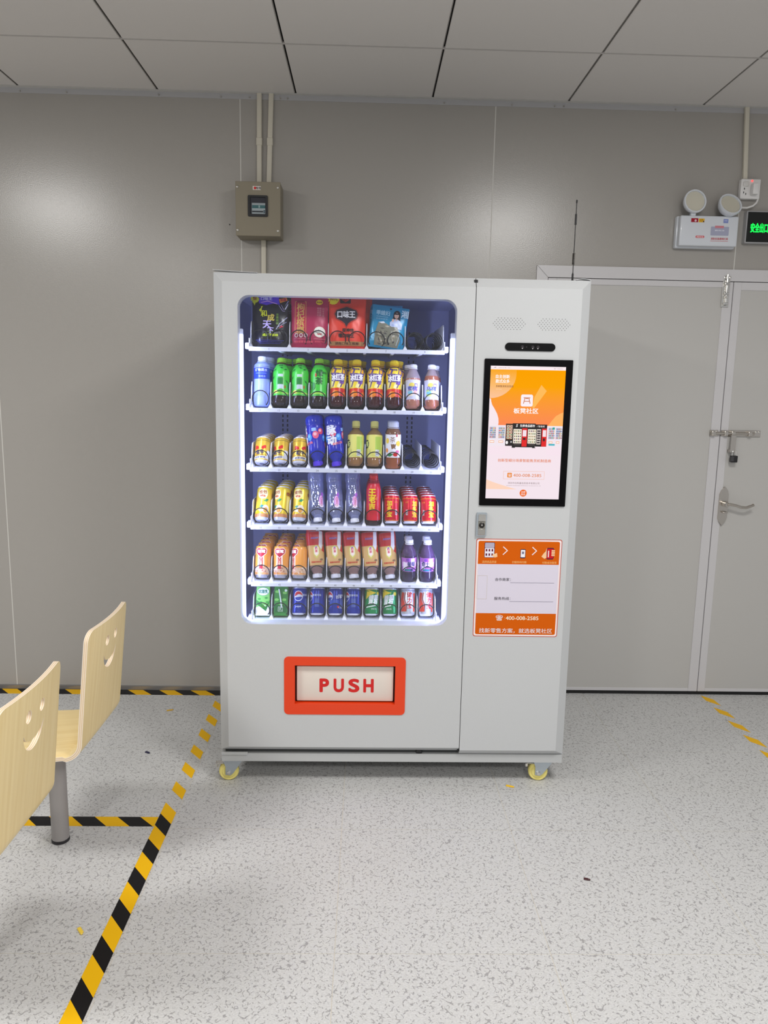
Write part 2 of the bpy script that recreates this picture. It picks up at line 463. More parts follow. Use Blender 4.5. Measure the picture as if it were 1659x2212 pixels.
# ------------------------------------------------------------------ ceiling tiles
ce = MB().box(-4.2, 4.2, -7.5, 0.1, H+0.012, H+0.05, mat((14, 14, 14), 0.9)).build('ceiling', smooth=False)
tag(ce, kind='structure')
GX = 0.0042
def ceil_tile(x0, x1, y0, y1):
    MB().bevbox(x0+GX, x1-GX, y0+0.003, y1-0.003, H, H+0.011, CEIL, 0.002, 1).build('tile', ce)
cx0 = -1.533
ys = [-0.004, -0.5082]
while ys[-1] > -7: ys.append(ys[-1]-0.6)
LIT = {(-2.0, -2.25), (1.04, -2.25), (-2.0, -4.9), (1.04, -4.9)}
for i in range(-4, 9):
    for a in range(len(ys)-1):
        x0 = cx0+0.6*i; ceil_tile(x0, x0+0.6, ys[a+1], ys[a])
for y in ys[1:]:
    MB().box(-4.0, 4.0, y-0.0035, y+0.0035, H-0.0012, H+0.006, mat((188, 184, 180), 0.4)).build('tee_bar', ce, smooth=False)
for i in range(-4, 10):     # runners seen as a dark slot between the tiles
    x = cx0+0.6*i
    MB().box(x-GX+0.0005, x-GX+0.0022, -7, -0.005, H+0.001, H+0.008, mat((150, 146, 142), 0.5)).build('runner', ce, smooth=False)

# ------------------------------------------------------------------ double door
ALU = bumped((206, 204, 205), 0.32, 500, 0.00004, 0.5); DPAN = bumped((190, 188, 184), 0.34, 300, 0.0001, 0.45)
dr = empty('door_1', (0, 0, 0), kind='structure')
fr = MB()
x0, x1, z1 = 0.766, 2.63, 2.0600; w = 0.052
fr.plate([(x0, 0), (x0+w, 0), (x0+w, z1-w), (x1-w, z1-w), (x1-w, 0), (x1, 0), (x1, z1), (x0, z1)], [], 0.06, lambda a, b, d: (a, -0.008+d, b), ALU)
fr.build('door_frame', dr, smooth=False)
mt = MB()
for xa in (x0, x1-w):
    a = (xa, z1) if xa == x0 else (x1, z1); b = (x0+w, z1-w) if xa == x0 else (x1-w, z1-w)
    d = Vector((b[0]-a[0], b[1]-a[1])).normalized(); n = Vector((-d.y, d.x))*0.0008
    mt.add([(a[0]+n.x, -0.0084, a[1]+n.y), (b[0]+n.x, -0.0084, b[1]+n.y), (b[0]-n.x, -0.0084, b[1]-n.y), (a[0]-n.x, -0.0084, a[1]-n.y)], [(0, 1, 2, 3)], mat((120, 118, 118), 0.5))
mt.build('mitre_joint', dr, smooth=False)
MB().box(x0+w-0.004, x1-w+0.004, 0.03, 0.05, 0, z1-w+0.004, BLACK).build('door_rebate', dr, smooth=False)
MB().box(x0+w, x1-w, 0.0, 0.03, 0.0, 0.0165, BLACK).build('threshold_gap', dr, smooth=False)
def leaf(x0, x1, zt, l, r, top, bot=0.033, y=-0.004):
    lf = empty('door_leaf', (0, 0, 0)); lf.parent = dr
    MB().bevbox(x0, x0+l, y, y+0.03, 0.0175, zt, ALU, 0.0012, 1).build('stile', lf)
    MB().bevbox(x1-r, x1, y, y+0.03, 0.0175, zt, ALU, 0.0012, 1).build('stile', lf)
    MB().bevbox(x0+l, x1-r, y, y+0.03, zt-top, zt, ALU, 0.0012, 1).build('rail', lf)
    MB().bevbox(x0+l, x1-r, y, y+0.03, 0.0175, bot, ALU, 0.0012, 1).build('rail', lf)
    MB().box(x0+l, x1-r, y+0.0035, y+0.025, bot, zt-top, DPAN).build('panel', lf, smooth=False)
    return lf
leaf(0.8205, 1.6790, 2.0055, 0.04, 0.045, 0.026)
lf2 = leaf(1.6822, 2.576, 2.0055, 0.036, 0.04, 0.036)
# tower bolt at the top, slide bolt, lever handle
tb = MB(); tb.bevbox(1.629, 1.662, -0.009, -0.004, 1.892, 2.012, CHROME, 0.001, 1)
tb.cyl((1.6455, -0.014, 0), 0.0055, 1.90, 2.036, CHROME, 'z', 12)
for z in (1.90, 1.945, 1.99): tb.bevbox(1.634, 1.657, -0.021, -0.006, z, z+0.012, CHROME, 0.002, 1)
tb.bevbox(1.6415, 1.6495, -0.03, -0.012, 1.93, 1.94, CHROME, 0.001, 1)
tb.bevbox(1.630, 1.661, -0.013, -0.008, 2.016, 2.030, CHROME, 0.002, 1)
for dx in (-0.012, 0.012): tb.lathe([(0.001, -0.016), (0.0045, -0.0145), (0.0045, -0.012)], CHROME, 10, 'y', (1.6455+dx, 0, 2.023))
tb.build('tower_bolt', dr)
sb = MB(); sb.bevbox(1.683, 1.872, -0.008, -0.0035, 1.297, 1.326, NICKEL, 0.001, 1); sb.bevbox(1.629, 1.668, -0.008, -0.0035, 1.297, 1.326, NICKEL, 0.001, 1)
sb.cyl((0, -0.016, 1.3115), 0.0075, 1.632, 1.838, NICKEL, 'x', 14, 0.001)
for x in (1.640, 1.70, 1.735, 1.815): sb.bevbox(x-0.009, x+0.009, -0.027, -0.005, 1.3, 1.323, NICKEL, 0.003, 2)
for x in (1.638, 1.66, 1.85, 1.865): sb.lathe([(0.001, -0.0105), (0.004, -0.0095), (0.004, -0.008)], CHROME, 10, 'y', (x, 0, 1.319))
sb.bevbox(1.722, 1.748, -0.03, -0.026, 1.222, 1.305, NICKEL, 0.001, 1); sb.bevbox(1.722, 1.748, -0.026, -0.004, 1.222, 1.236, NICKEL, 0.001, 1)
sb.build('slide_bolt', dr)
ha = empty('lever_handle', (0, 0, 0)); ha.parent = dr
MB().plate([(1.724, 1.057), (1.738, 1.040), (1.744, 1.02), (1.744, 0.903), (1.736, 0.886), (1.722, 0.868), (1.708, 0.886), (1.702, 0.903), (1.702, 1.02), (1.71, 1.04)], [], 0.010,
           lambda a, b, d: (a, -0.014+d, b), NICKEL).build('backplate', ha, smooth=False)
lv = MB(); lv.cyl((1.724, 0, 0.974), 0.012, -0.05, -0.014, NICKEL, 'y', 16, 0.002)
path = [Vector((1.724, -0.047, 0.975)), Vector((1.74, -0.049, 0.976)), Vector((1.765, -0.05, 0.972)), Vector((1.79, -0.05, 0.964)), Vector((1.815, -0.05, 0.962)), Vector((1.84, -0.05, 0.970)), Vector((1.852, -0.049, 0.976))]
lv.tube(path, 0.0068, NICKEL, 10); lv.build('lever', ha)
MB().bevbox(1.716, 1.74, -0.034, -0.014, 0.93, 0.938, NICKEL, 0.003, 2).build('thumb_turn', ha)
pl = empty('padlock', (1.742, -0.030, 1.21), label='small black combination padlock hanging from the slide bolt hasp on the door', cat='padlock')
pb = MB(); pb.bevbox(-0.014, 0.016, -0.012, 0.012, -0.034, -0.002, DARK, 0.003, 2); pb.build('body', pl)
MB().tube([(-0.008, 0, -0.004), (-0.008, 0, 0.012), (-0.005, 0, 0.02), (0.001, 0, 0.023), (0.007, 0, 0.02), (0.010, 0, 0.012), (0.010, 0, -0.004)], 0.0026, CHROME, 8).build('shackle', pl)
for k in range(3): MB().cyl((0, -0.009, -0.011-0.007*k), 0.0048, -0.0165, -0.004, mat((70, 70, 72), 0.4), 'x', 12).build('number_dial', pl)

# ------------------------------------------------------------------ floor tapes
YEL = mat((236, 182, 4), 0.45, spec=0.25); TBLK = mat((20, 19, 22), 0.45, spec=0.2)
_tm = {}
def stripe(parent, pts, m, name):
    key = (tuple(round(a-pts[0][0], 4) for a, b in pts), tuple(round(b-pts[0][1], 4) for a, b in pts), m.name)
    if key not in _tm:
        o = MB().plate([(a-pts[0][0], b-pts[0][1]) for a, b in pts], [], 0.0007, lambda a, b, d: (a, b, 0.0009-d), m).build(name, parent, smooth=False)
        _tm[key] = o.data
    else: o = link(name, _tm[key], parent)
    o.location = (pts[0][0], pts[0][1], 0)
    return o
CLEAR = glass_material(0.02, (0.985, 0.98, 0.97))
# long tape running away from the wall; its black bands near the wall are worn off
t = empty('hazard_tape', label='long yellow and black hazard tape running from the wall past the chairs', cat='tape', group='hazard tapes on the floor')
XL, XR, SK = -0.7060, -0.6525, 0.0665
k = MB(); k.add([(XL, -3.4, 0.0004), (XR+0.0035, -3.4, 0.0004), (XR+0.0035, -0.1, 0.0004), (XL, -0.1, 0.0004)], [(0, 1, 2, 3)], CLEAR); k.build('backing', t, smooth=False)
def lt(a, b, m): stripe(t, [(XL, a), (XL, b), (XR, b-SK), (XR, a-SK)], m, 'stripe')
for k in range(6): lt(-0.134-0.1512*k, -0.134-0.1512*k-0.0625, YEL)
lt(-1.040, -1.112, YEL)
y = -1.112
while y > -3.2:
    lt(y, y-0.0722, TBLK); lt(y-0.0722, y-0.1512, YEL); y -= 0.1512
t = empty('hazard_tape', label='short yellow and black hazard tape across the floor under the plywood chairs', cat='tape', group='hazard tapes on the floor')
x = -0.770
first = True
stripe(t, [(-0.770, -1.135), (-0.707, -1.135), (-0.707, -1.192), (-0.712, -1.192)], YEL, 'stripe')
while x > -2.4:
    stripe(t, [(x-0.079, -1.135), (x, -1.135), (x+0.058, -1.192), (x-0.079+0.058, -1.192)], TBLK, 'stripe')
    stripe(t, [(x-0.158, -1.135), (x-0.079, -1.135), (x-0.079+0.058, -1.192), (x-0.158+0.058, -1.192)], YEL, 'stripe'); x -= 0.158
t = empty('hazard_tape', label='yellow and black hazard tape along the foot of the grey wall', cat='tape', group='hazard tapes on the floor')
x = -0.315
while x > -2.9:
    stripe(t, [(x-0.0745, -0.0145), (x, -0.0145), (x+0.056, -0.071), (x-0.0745+0.056, -0.071)], YEL, 'stripe')
    stripe(t, [(x-0.1535, -0.0145), (x-0.0745, -0.0145), (x-0.0745+0.056, -0.071), (x-0.1535+0.056, -0.071)], TBLK, 'stripe'); x -= 0.1535
t = empty('hazard_tape', label='worn tape of separate yellow bands on the floor before the door', cat='tape', group='hazard tapes on the floor')
for k in range(10):
    a = -0.015-0.1455*k
    stripe(t, [(1.695, a), (1.695, a-0.066), (1.742, a-0.124), (1.738, a-0.052)], YEL, 'stripe')
# scraps on the floor
def scrap(x, y, l, w, rz, m, label):
    o = MB(); o.bevbox(-l/2, l/2, -w/2, w/2, 0.0, 0.004, m, 0.001, 1); o.bevbox(l/2-0.004, l/2+0.006, -w/2, w/2*0.2, 0.001, 0.005, m, 0.001, 1)
    q = o.build('paper_scrap', None); q.location = (x, y, 0.0002); q.rotation_euler = (0, 0, rz); tag(q, label, 'scrap')
scrap(-0.894, -0.251, 0.024, 0.009, 0.4, mat((214, 170, 60), 0.5), 'tiny tan scrap on the floor between far chair and wall')
scrap(-0.880, -0.662, 0.018, 0.010, -0.5, mat((24, 22, 60), 0.5), 'tiny dark blue scrap on the floor between chair and tape')
scrap(0.566, -0.912, 0.026, 0.008, -0.4, mat((246, 196, 20), 0.5), 'tiny yellow scrap on the floor before the vending machine caster')
scrap(0.703, -1.469, 0.014, 0.009, -0.3, mat((70, 30, 34), 0.5), 'tiny dark red scrap on the open speckled floor')
scrap(-0.770, -1.700, 0.026, 0.010, -0.9, mat((240, 205, 70), 0.5), 'tiny yellow scrap on the floor beside the long hazard tape')

# ------------------------------------------------------------------ vending machine (local x across, y backwards from its face, z up)
MX, MY, MROT = 0.1188, -0.9169, 0.0044
vm = empty('vending_machine', (MX, MY, 0), (0, 0, MROT), label='tall white vending machine with lit glass front, touch screen and PUSH flap', cat='vending machine')
CH = 0.027          # chamfer on the face
XO, ZT, ZD, ZP = 0.650, 1.8745, 0.137, 0.1235
SEAMX = 0.2490
def fmap(a, b, d): return (a, d, b)
body = MB()
body.box(-0.646, -0.62, 0.062, 0.86, 0.125, 1.872, CABD); body.box(0.235, 0.646, 0.062, 0.86, 0.125, 1.872, CABD)
body.box(-0.62, 0.235, 0.80, 0.86, 0.125, 1.872, CABD); body.box(-0.62, 0.235, 0.062, 0.80, 1.83, 1.872, CABD); body.box(-0.62, 0.235, 0.062, 0.80, 0.125, 0.58, CABD)
body.build('cabinet', vm, smooth=False)
ln = MB()
ln.box(-0.619, -0.612, 0.064, 0.66, 0.581, 1.829, LINER); ln.box(0.227, 0.234, 0.064, 0.66, 0.581, 1.829, LINER)
ln.box(-0.612, 0.227, 0.65, 0.66, 0.581, 1.829, LINER); ln.box(-0.612, 0.227, 0.064, 0.65, 1.822, 1.829, LINER); ln.box(-0.612, 0.227, 0.064, 0.65, 0.581, 0.586, LINER)
ln.build('interior_lining', vm, smooth=False)
sl = MB()
for x in (-0.48, -0.46, 0.06, 0.08):
    for k in range(52): sl.box(x-0.003, x+0.003, 0.6485, 0.6500, 0.70+k*0.02, 0.712+k*0.02, mat((24, 28, 66), 0.6))
o = sl.build('shelf_slots', vm, smooth=False); tag(o, kind='stuff')

# face of the glazed door, with window and flap openings
door = empty('glass_door'); door.parent = vm
WX0, WX1, WZ0, WZ1 = -0.566, 0.186, 0.636, 1.799
FX0, FX1, FZ0, FZ1 = -0.372, 0.002, 0.329, 0.481
d = MB()
win = rrect(WX0, WZ0, WX1, WZ1, 0.04, 8)
d.plate([(-0.6175, 0.158), (SEAMX-0.0012, 0.158), (SEAMX-0.0012, 1.8425), (-0.6175, 1.8425)], [win, [(FX0, FZ0), (FX1, FZ0), (FX1, FZ1), (FX0, FZ1)]], 0.055, fmap, CAB)
def quad(a, b, c, e): d.add([a, b, c, e], [(0, 1, 2, 3)], CAB)
i0, i1, i2, i3 = (-0.6175, 0, 0.158), (SEAMX-0.0012, 0, 0.158), (SEAMX-0.0012, 0, 1.8425), (-0.6175, 0, 1.8425)
o0, o1, o2, o3 = (-XO, 0.025, ZD), (SEAMX-0.0012, 0.025, ZD), (SEAMX-0.0012, 0.025, ZT), (-XO, 0.025, ZT)
quad(o0, i0, i3, o3); quad(i3, i2, o2, o3); quad(o0, o1, i1, i0)
b0, b1, b2, b3 = [(p[0], 0.062, p[2]) for p in (o0, o1, o2, o3)]
quad(b0, o0, o3, b3); quad(o3, o2, b2, b3); quad(b0, b1, o1, o0)
d.build('door_face', door, smooth=False)
MB().plate(rrect(WX0-0.008, WZ0-0.008, WX1+0.008, WZ1+0.008, 0.04, 6), [], 0.004, lambda a, b, q: (a, 0.022+q, b), glass_material(0.035)).build('window_glass', door, smooth=False)
# white inner rim of the window at the bottom corners
MB().box(-0.575, 0.195, 0.03, 0.056, 0.60, 0.6285, mat((225, 228, 235), 0.4)).build('window_ledge', door, smooth=False)
# delivery flap
RED = mat((226, 62, 12), 0.4); CREAM = mat((222, 214, 204), 0.42)
hf = empty('delivery_hatch'); hf.parent = vm
MB().plate(rrect(-0.410, 0.289, 0.039, 0.5135, 0.016, 6), [[(FX0+0.001, FZ0+0.001), (FX1-0.001, FZ0+0.001), (FX1-0.001, FZ1-0.001), (FX0+0.001, FZ1-0.001)]], 0.040,
           lambda a, b, q: (a, -0.0025+q, b), RED).build('hatch_frame', hf, smooth=False)
fp = MB(); fp.bevbox(-0.3655, -0.0045, 0.016, 0.026, 0.3345, 0.4715, CREAM, 0.004, 2); fp.build('flap', hf)
MB().box(FX0, FX1, 0.028, 0.034, FZ0, FZ1, mat((20, 18, 17), 0.7)).build('hatch_gap', hf, smooth=False)
p = Print(front(0.016), emit=0)
LR = mat((206, 22, 20), 0.45)
for ch, xc in zip('PUSH', (-0.2625, -0.2085, -0.152, -0.0975)): p.text(ch, xc, 0.3965, 0.048, LR, fine=True, bold=0.042, width={'P': 0.030, 'U': 0.034, 'S': 0.034, 'H': 0.034}[ch])
p.build('lettering', hf)

# face of the control panel on the right
sp = empty('control_panel'); sp.parent = vm
d = MB()
holes = []
d.plate([(SEAMX+0.0012, 0.1485), (0.616, 0.1485), (0.616, 1.8425), (SEAMX+0.0012, 1.8425)], holes, 0.055, fmap, CAB)
i0, i1, i2, i3 = (SEAMX+0.0012, 0, 0.1485), (0.616, 0, 0.1485), (0.616, 0, 1.8425), (SEAMX+0.0012, 0, 1.8425)
o0, o1, o2, o3 = (SEAMX+0.0012, 0.025, ZP), (XO, 0.025, ZP), (XO, 0.025, ZT), (SEAMX+0.0012, 0.025, ZT)
quad(i1, o1, o2, i2); quad(i3, i2, o2, o3); quad(o0, o1, i1, i0)
b0, b1, b2, b3 = [(p_[0], 0.062, p_[2]) for p_ in (o0, o1, o2, o3)]
quad(o1, b1, b2, o2); quad(o3, o2, b2, b3); quad(b0, b1, o1, o0); quad(o0, b0, b3, o3)
d.build('panel_face', sp, smooth=False)
MB().box(SEAMX-0.006, SEAMX+0.006, 0.012, 0.05, 0.14, 1.868, mat((40, 40, 42), 0.8)).build('seam_shadow_gap', sp, smooth=False)
for k, xc in enumerate((0.3670, 0.5225)):
    g = Print(front(0.0))
    for r in range(7):
        n = 8 + (3-abs(r-3)) - (1 if r in (1, 5) else 0)
        n = {0: 8, 1: 9, 2: 10, 3: 11, 4: 10, 5: 9, 6: 8}[r]
        for q in range(n): g.ell(xc+(q-(n-1)/2)*0.0111, 1.7225+(3-r)*0.0062, 0.0013, 0.0015, mat((92, 92, 92), 0.8), 7); g.k = 0
    tag(g.build('speaker_grille', sp), kind='stuff')
cb = empty('camera_bar'); cb.parent = vm
MB().plate(rrect(0.356, 1.6315, 0.531, 1.6585, 0.0135, 8), [], 0.010, lambda a, b, q: (a, -0.004+q, b), mat((8, 8, 9), 0.25, spec=0.2)).build('bar', cb, smooth=False)
for x in (0.416, 0.430, 0.452, 0.470):
    r = 0.0028 if x == 0.430 else 0.0058
    MB().lathe([(r*0.5, -0.0046), (r, -0.0056), (r, -0.0035)], mat((44, 40, 44), 0.15), 14, 'y', (x, 0, 1.6445)).build('lens', cb)

# touch screen
ts = empty('touch_screen'); ts.parent = vm
MB().plate(rrect(0.2870, 1.0875, 0.5960, 1.6030, 0.003, 3), [], 0.010, lambda a, b, q: (a, -0.006+q, b), mat((6, 5, 7), 0.3, spec=0.12)).build('bezel', ts, smooth=False)
SX0, SX1, SZ0, SZ1 = 0.3085, 0.5715, 1.1135, 1.5790
SW = SX1-SX0; SH = SZ1-SZ0
scr = MB(); scr.add([(SX0, -0.0062, SZ0), (SX1, -0.0062, SZ0), (SX1, -0.0062, SZ1), (SX0, -0.0062, SZ1)], [(0, 1, 2, 3)],
                    emit_ramp([(0, (247, 232, 240)), (0.4, (250, 232, 240)), (1, (255, 240, 244))], 2, SZ0, SZ1, 1.0))
scr.build('display', ts, smooth=False)
E1 = 1.0
p = Print(front(-0.0062), emit=E1)
# pixel frame of the zoomed screen (x 175..1284, y 190..2010, sheared by perspective) -> screen fractions
def q(u, v): return (SX0+u*SW, SZ1-v*SH)
OR = emit_ramp([(0, (255, 140, 88)), (0.25, (255, 150, 70)), (0.7, (255, 166, 10)), (1, (255, 164, 4))], 2, SZ1-0.44*SH, SZ1-0.03*SH, 1.0)
pts = [q(0, 0.026), q(1, 0.026), q(1, 0.44)]
curve = [(0.13, 0.44), (0.135, 0.42), (0.13, 0.39), (0.11, 0.355), (0.07, 0.315), (0.04, 0.29), (0.025, 0.265), (0.02, 0.245), (0.0, 0.24)]
pts += [q(*c) for c in curve]
p.poly(pts, OR)
PEACH = emit_ramp([(0, (255, 200, 160)), (0.5, (255, 190, 110)), (1, (255, 172, 40))], 2, SZ1-0.24*SH, SZ1-0.03*SH, 1.0)
p.poly([q(0, 0.026), q(0.345, 0.026)] + [q(0.345*math.cos(math.radians(a))+0.0, 0.06+0.18*math.sin(math.radians(a))) for a in range(0, 91, 10)], PEACH)
p.poly([q(0.60, 0.225), q(0.685, 0.135), q(0.76, 0.18), q(0.60, 0.31), q(0.575, 0.30)], (255, 186, 82))
p.poly([q(0.80, 0.44), q(0.85, 0.40), q(0.90, 0.365), q(0.96, 0.345), q(1.0, 0.336), q(1, 0.44)], (255, 178, 92))
def T(s, u, v, h, col, **k): x, z = q(u, v); p.text(s, x, z, h*SH, col, **k)
WH = (255, 252, 252)
T('▂▃▅', 0.055, 0.011, 0.007, (170, 160, 168), width=0.03*SW); T('2024-03-02  周六  17:45', 0.18, 0.013, 0.008, (150, 130, 135)); T('编号：0075000021', 0.90, 0.014, 0.008, (150, 130, 135))
T('自主创新', 0.165, 0.078, 0.027, WH, bold=0.025, width=0.185*SW); T('款式众多', 0.165, 0.112, 0.027, WH, bold=0.025, width=0.185*SW)
T('多种售货机任您选', 0.195, 0.150, 0.016, (120, 62, 24), width=0.235*SW, bold=0.01)
a, b = q(0.08, 0.172); p.rect(a, b-0.0006, a+0.08*SW, b+0.0004, (255, 225, 190))
a, b = q(0.42, 0.297); p.rect(a, b, a+0.16*SW, b+0.089*SH, (252, 240, 246), r=0.006)
BR = (205, 120, 75)
for u0, v0, u1, v1 in ((0.455, 0.232, 0.545, 0.232), (0.475, 0.232, 0.455, 0.276), (0.525, 0.232, 0.545, 0.276), (0.466, 0.258, 0.534, 0.258), (0.482, 0.238, 0.518, 0.238)):
    p.line(*q(u0, v0), *q(u1, v1), 0.0026, BR)
T('板凳社区', 0.495, 0.330, 0.040, WH, width=0.33*SW, bold=0.018)
# row of small machines in the picture
def R(u0, v0, u1, v1, col, r=0.0): (xa, za), (xb, zb) = q(u0, v1), q(u1, v0); p.rect(xa, za, xb, zb, col, r)
for u0, u1 in ((0.005, 0.115), (0.125, 0.235), (0.80, 0.90), (0.90, 0.995)):
    R(u0, 0.44, u1, 0.595, (243, 232, 240)); R(u0+0.012, 0.452, u1-0.012, 0.54, (205, 205, 222))
    for i in range(5):
        for j in range(6):
            R(u0+0.018+j*0.0135, 0.458+i*0.0165, u0+0.027+j*0.0135, 0.469+i*0.0165, random.choice([(90, 140, 190), (220, 90, 80), (110, 100, 120), (235, 190, 90), (120, 170, 140)])); p.k -= 1
    p.k += 1
    R(u0+0.02, 0.556, u1-0.03, 0.572, (246, 160, 90)); R(u0+0.025, 0.559, u1-0.035, 0.569, (255, 246, 240))
    R(u0, 0.61, u1, 0.66, (248, 228, 238))
R(0.82, 0.575, 0.905, 0.588, (60, 180, 195)); R(0.865, 0.45, 0.895, 0.465, (40, 165, 150))
R(0.235, 0.428, 0.345, 0.595, (30, 24, 24)); R(0.245, 0.436, 0.335, 0.545, (150, 92, 44))
for i in range(5):
    for j in range(2): R(0.252+j*0.044, 0.440+i*0.021, 0.286+j*0.044, 0.456+i*0.021, (238, 222, 205)); R(0.260+j*0.044, 0.444+i*0.021, 0.278+j*0.044, 0.452+i*0.021, random.choice([(160, 60, 50), (70, 130, 70), (90, 80, 80)]))
p.ell(*q(0.257, 0.570), 0.004, 0.006, WH); T('鲜', 0.315, 0.565, 0.014, WH)
R(0.325, 0.424, 0.635, 0.604, (26, 20, 22)); R(0.635, 0.430, 0.790, 0.597, (28, 22, 24)); R(0.325, 0.604, 0.37, 0.609, (20, 18, 18)); R(0.60, 0.604, 0.645, 0.609, (20, 18, 18))
for u0 in (0.340, 0.535):
    R(u0, 0.467, u0+0.110, 0.575, (250, 240, 222))
    for i in range(5):
        for j in range(4): R(u0+0.012+j*0.025, 0.475+i*0.0205, u0+0.026+j*0.025, 0.487+i*0.0205, random.choice([(140, 110, 80), (90, 120, 80), (110, 70, 70), (160, 140, 90), (90, 60, 100)])); p.k -= 1
    p.k += 1
    R(u0+0.012, 0.580, u0+0.10, 0.590, (70, 60, 60))
R(0.456, 0.460, 0.525, 0.598, (228, 24, 24)); R(0.464, 0.474, 0.515, 0.522, (245, 228, 236)); R(0.470, 0.532, 0.506, 0.548, (60, 20, 20))
R(0.655, 0.466, 0.708, 0.580, (230, 215, 205))
for i in range(6): R(0.661, 0.474+i*0.0175, 0.702, 0.486+i*0.0175, (60, 52, 60))
R(0.722, 0.460, 0.788, 0.596, (228, 24, 24)); R(0.734, 0.472, 0.780, 0.522, (245, 226, 232)); R(0.740, 0.534, 0.768, 0.556, (60, 20, 24))
T('生鲜食品超市', 0.525, 0.441, 0.020, WH, width=0.20*SW, bold=0.02); T('S', 0.383, 0.441, 0.020, WH, bold=0.02, shear=0.2); T('/ 智能柜', 0.705, 0.444, 0.014, WH, width=0.105*SW)
T('创新型细分场景智能售货机制造商', 0.505, 0.705, 0.024, (226, 120, 58), width=0.72*SW, bold=0.012)
xa, za = q(0.230, 0.848); xb, zb = q(0.785, 0.787); p.frame(xa, za, xb, zb, 0.0008, (240, 170, 120))
R(0.282, 0.800, 0.345, 0.836, (236, 136, 34), 0.003); T('☎', 0.314, 0.818, 0.022, WH)
T('400-008-2585', 0.555, 0.818, 0.024, (226, 128, 60), width=0.38*SW, bold=0.006)
T('深圳市创和鑫信息技术有限公司', 0.510, 0.878, 0.015, (120, 96, 96), width=0.43*SW)
T('SHENZHEN CHUANGHEXIN INFORMATION TECHNOLOGY CO., LTD', 0.510, 0.898, 0.006, (150, 130, 130), width=0.47*SW)
p.poly([q(0, 0.852)] + [q(u, 0.852+0.075*(u/0.42)**0.85) for u in (0.08, 0.16, 0.24, 0.32, 0.42)] + [q(0, 0.927)], (255, 214, 190))
p.ell(*q(0.510, 0.955), 0.0128, 0.0128, (240, 108, 22), 28)
T('立即', 0.510, 0.946, 0.016, WH); T('购买', 0.510, 0.965, 0.016, WH)
p.build('display_graphics', ts)

# lock
lk = empty('door_lock'); lk.parent = vm
MB().plate(rrect(0.2795, 0.975, 0.3160, 1.0615, 0.003, 3), [], 0.012, lambda a, b, r: (a, -0.010+r, b), ZINC).build('lock_plate', lk, smooth=False)
k = MB(); k.bevbox(0.2855, 0.3115, -0.0145, -0.009, 1.031, 1.056, CHROME, 0.001, 1); k.build('lock_paddle', lk); k = MB(); k.bevbox(0.2855, 0.3115, -0.0135, -0.009, 0.981, 1.003, STEEL, 0.001, 1); k.build('lock_cover', lk)
k = MB(); k.box(0.2855, 0.3115, -0.0115, -0.009, 1.003, 1.031, mat((150, 148, 140), 0.4, 0.8)); k.lathe([(0.003, -0.016), (0.0052, -0.016), (0.0098, -0.0135), (0.0105, -0.011)], mat((54, 52, 50), 0.25, 0.8), 20, 'y', (0.2985, 0, 1.0165))
k.lathe([(0.001, -0.0165), (0.003, -0.0165), (0.003, -0.0155)], CHROME, 12, 'y', (0.2985, 0, 1.0175)); k.build('lock_cylinder', lk)

# instruction sticker
st = empty('instruction_sticker'); st.parent = vm
STX0, STX1, STZ0, STZ1 = 0.2830, 0.5955, 0.5985, 0.9655
MB().plate(rrect(STX0, STZ0, STX1, STZ1, 0.008, 5), [], 0.0006, lambda a, b, r: (a, -0.0006+r, b), mat((188, 82, 58), 0.4)).build('backing', st, smooth=False)
p = Print(front(-0.0006), rough=0.55, spec=0.12)
w = STX1-STX0; h = STZ1-STZ0
def q(u, v): return (STX0+u*w, STZ1-v*h)
def R(u0, v0, u1, v1, col, r=0.0): (xa, za), (xb, zb) = q(u0, v1), q(u1, v0); p.rect(xa, za, xb, zb, col, r)
def T(s, u, v, hh, col, **k): x, z = q(u, v); p.text(s, x, z, hh*h, col, **k)
SO = (208, 92, 2); SWH = (236, 222, 222)
R(0.008, 0.007, 0.992, 0.993, SWH, 0.007); R(0.026, 0.022, 0.974, 0.978, (214, 208, 222), 0.006)
p.poly([q(0.026, 0.255), q(0.974, 0.255)] + [(a, b) for a, b in rrect(*q(0.026, 0.5), *q(0.974, 0.022), 0.006, 4)[:10]], SO)
p.poly([(a, b) for a, b in rrect(*q(0.026, 0.978), *q(0.974, 0.5), 0.006, 4)[10:]] + [q(0.974, 0.758), q(0.026, 0.758)], SO)
# step one: keypad and finger
NAVY = (36, 34, 70); SKIN = (240, 196, 150)
R(0.098, 0.036, 0.217, 0.190, NAVY, 0.004); R(0.103, 0.040, 0.212, 0.092, (176, 170, 190), 0.003); R(0.103, 0.094, 0.212, 0.186, (228, 224, 236), 0.002)
for i in range(2):
    for j in range(3): R(0.113+j*0.034, 0.103+i*0.044, 0.131+j*0.034, 0.127+i*0.044, (120, 30, 44)); R(0.125+j*0.034, 0.103+i*0.044, 0.131+j*0.034, 0.127+i*0.044, NAVY)
p.poly([q(0.190, 0.170), q(0.198, 0.155), q(0.222, 0.150), q(0.245, 0.142), q(0.252, 0.180), q(0.222, 0.188), q(0.205, 0.180)], SKIN)
# chevrons
for u in (0.315, 0.655): p.line(*q(u, 0.078), *q(u+0.052, 0.118), 0.0034, SWH); p.line(*q(u+0.052, 0.115), *q(u, 0.158), 0.0034, SWH)
# step two: phone (the square code itself is left out)
R(0.518, 0.100, 0.578, 0.192, NAVY, 0.003); R(0.523, 0.108, 0.573, 0.182, (236, 234, 242), 0.0015); R(0.536, 0.124, 0.560, 0.150, (120, 118, 140))
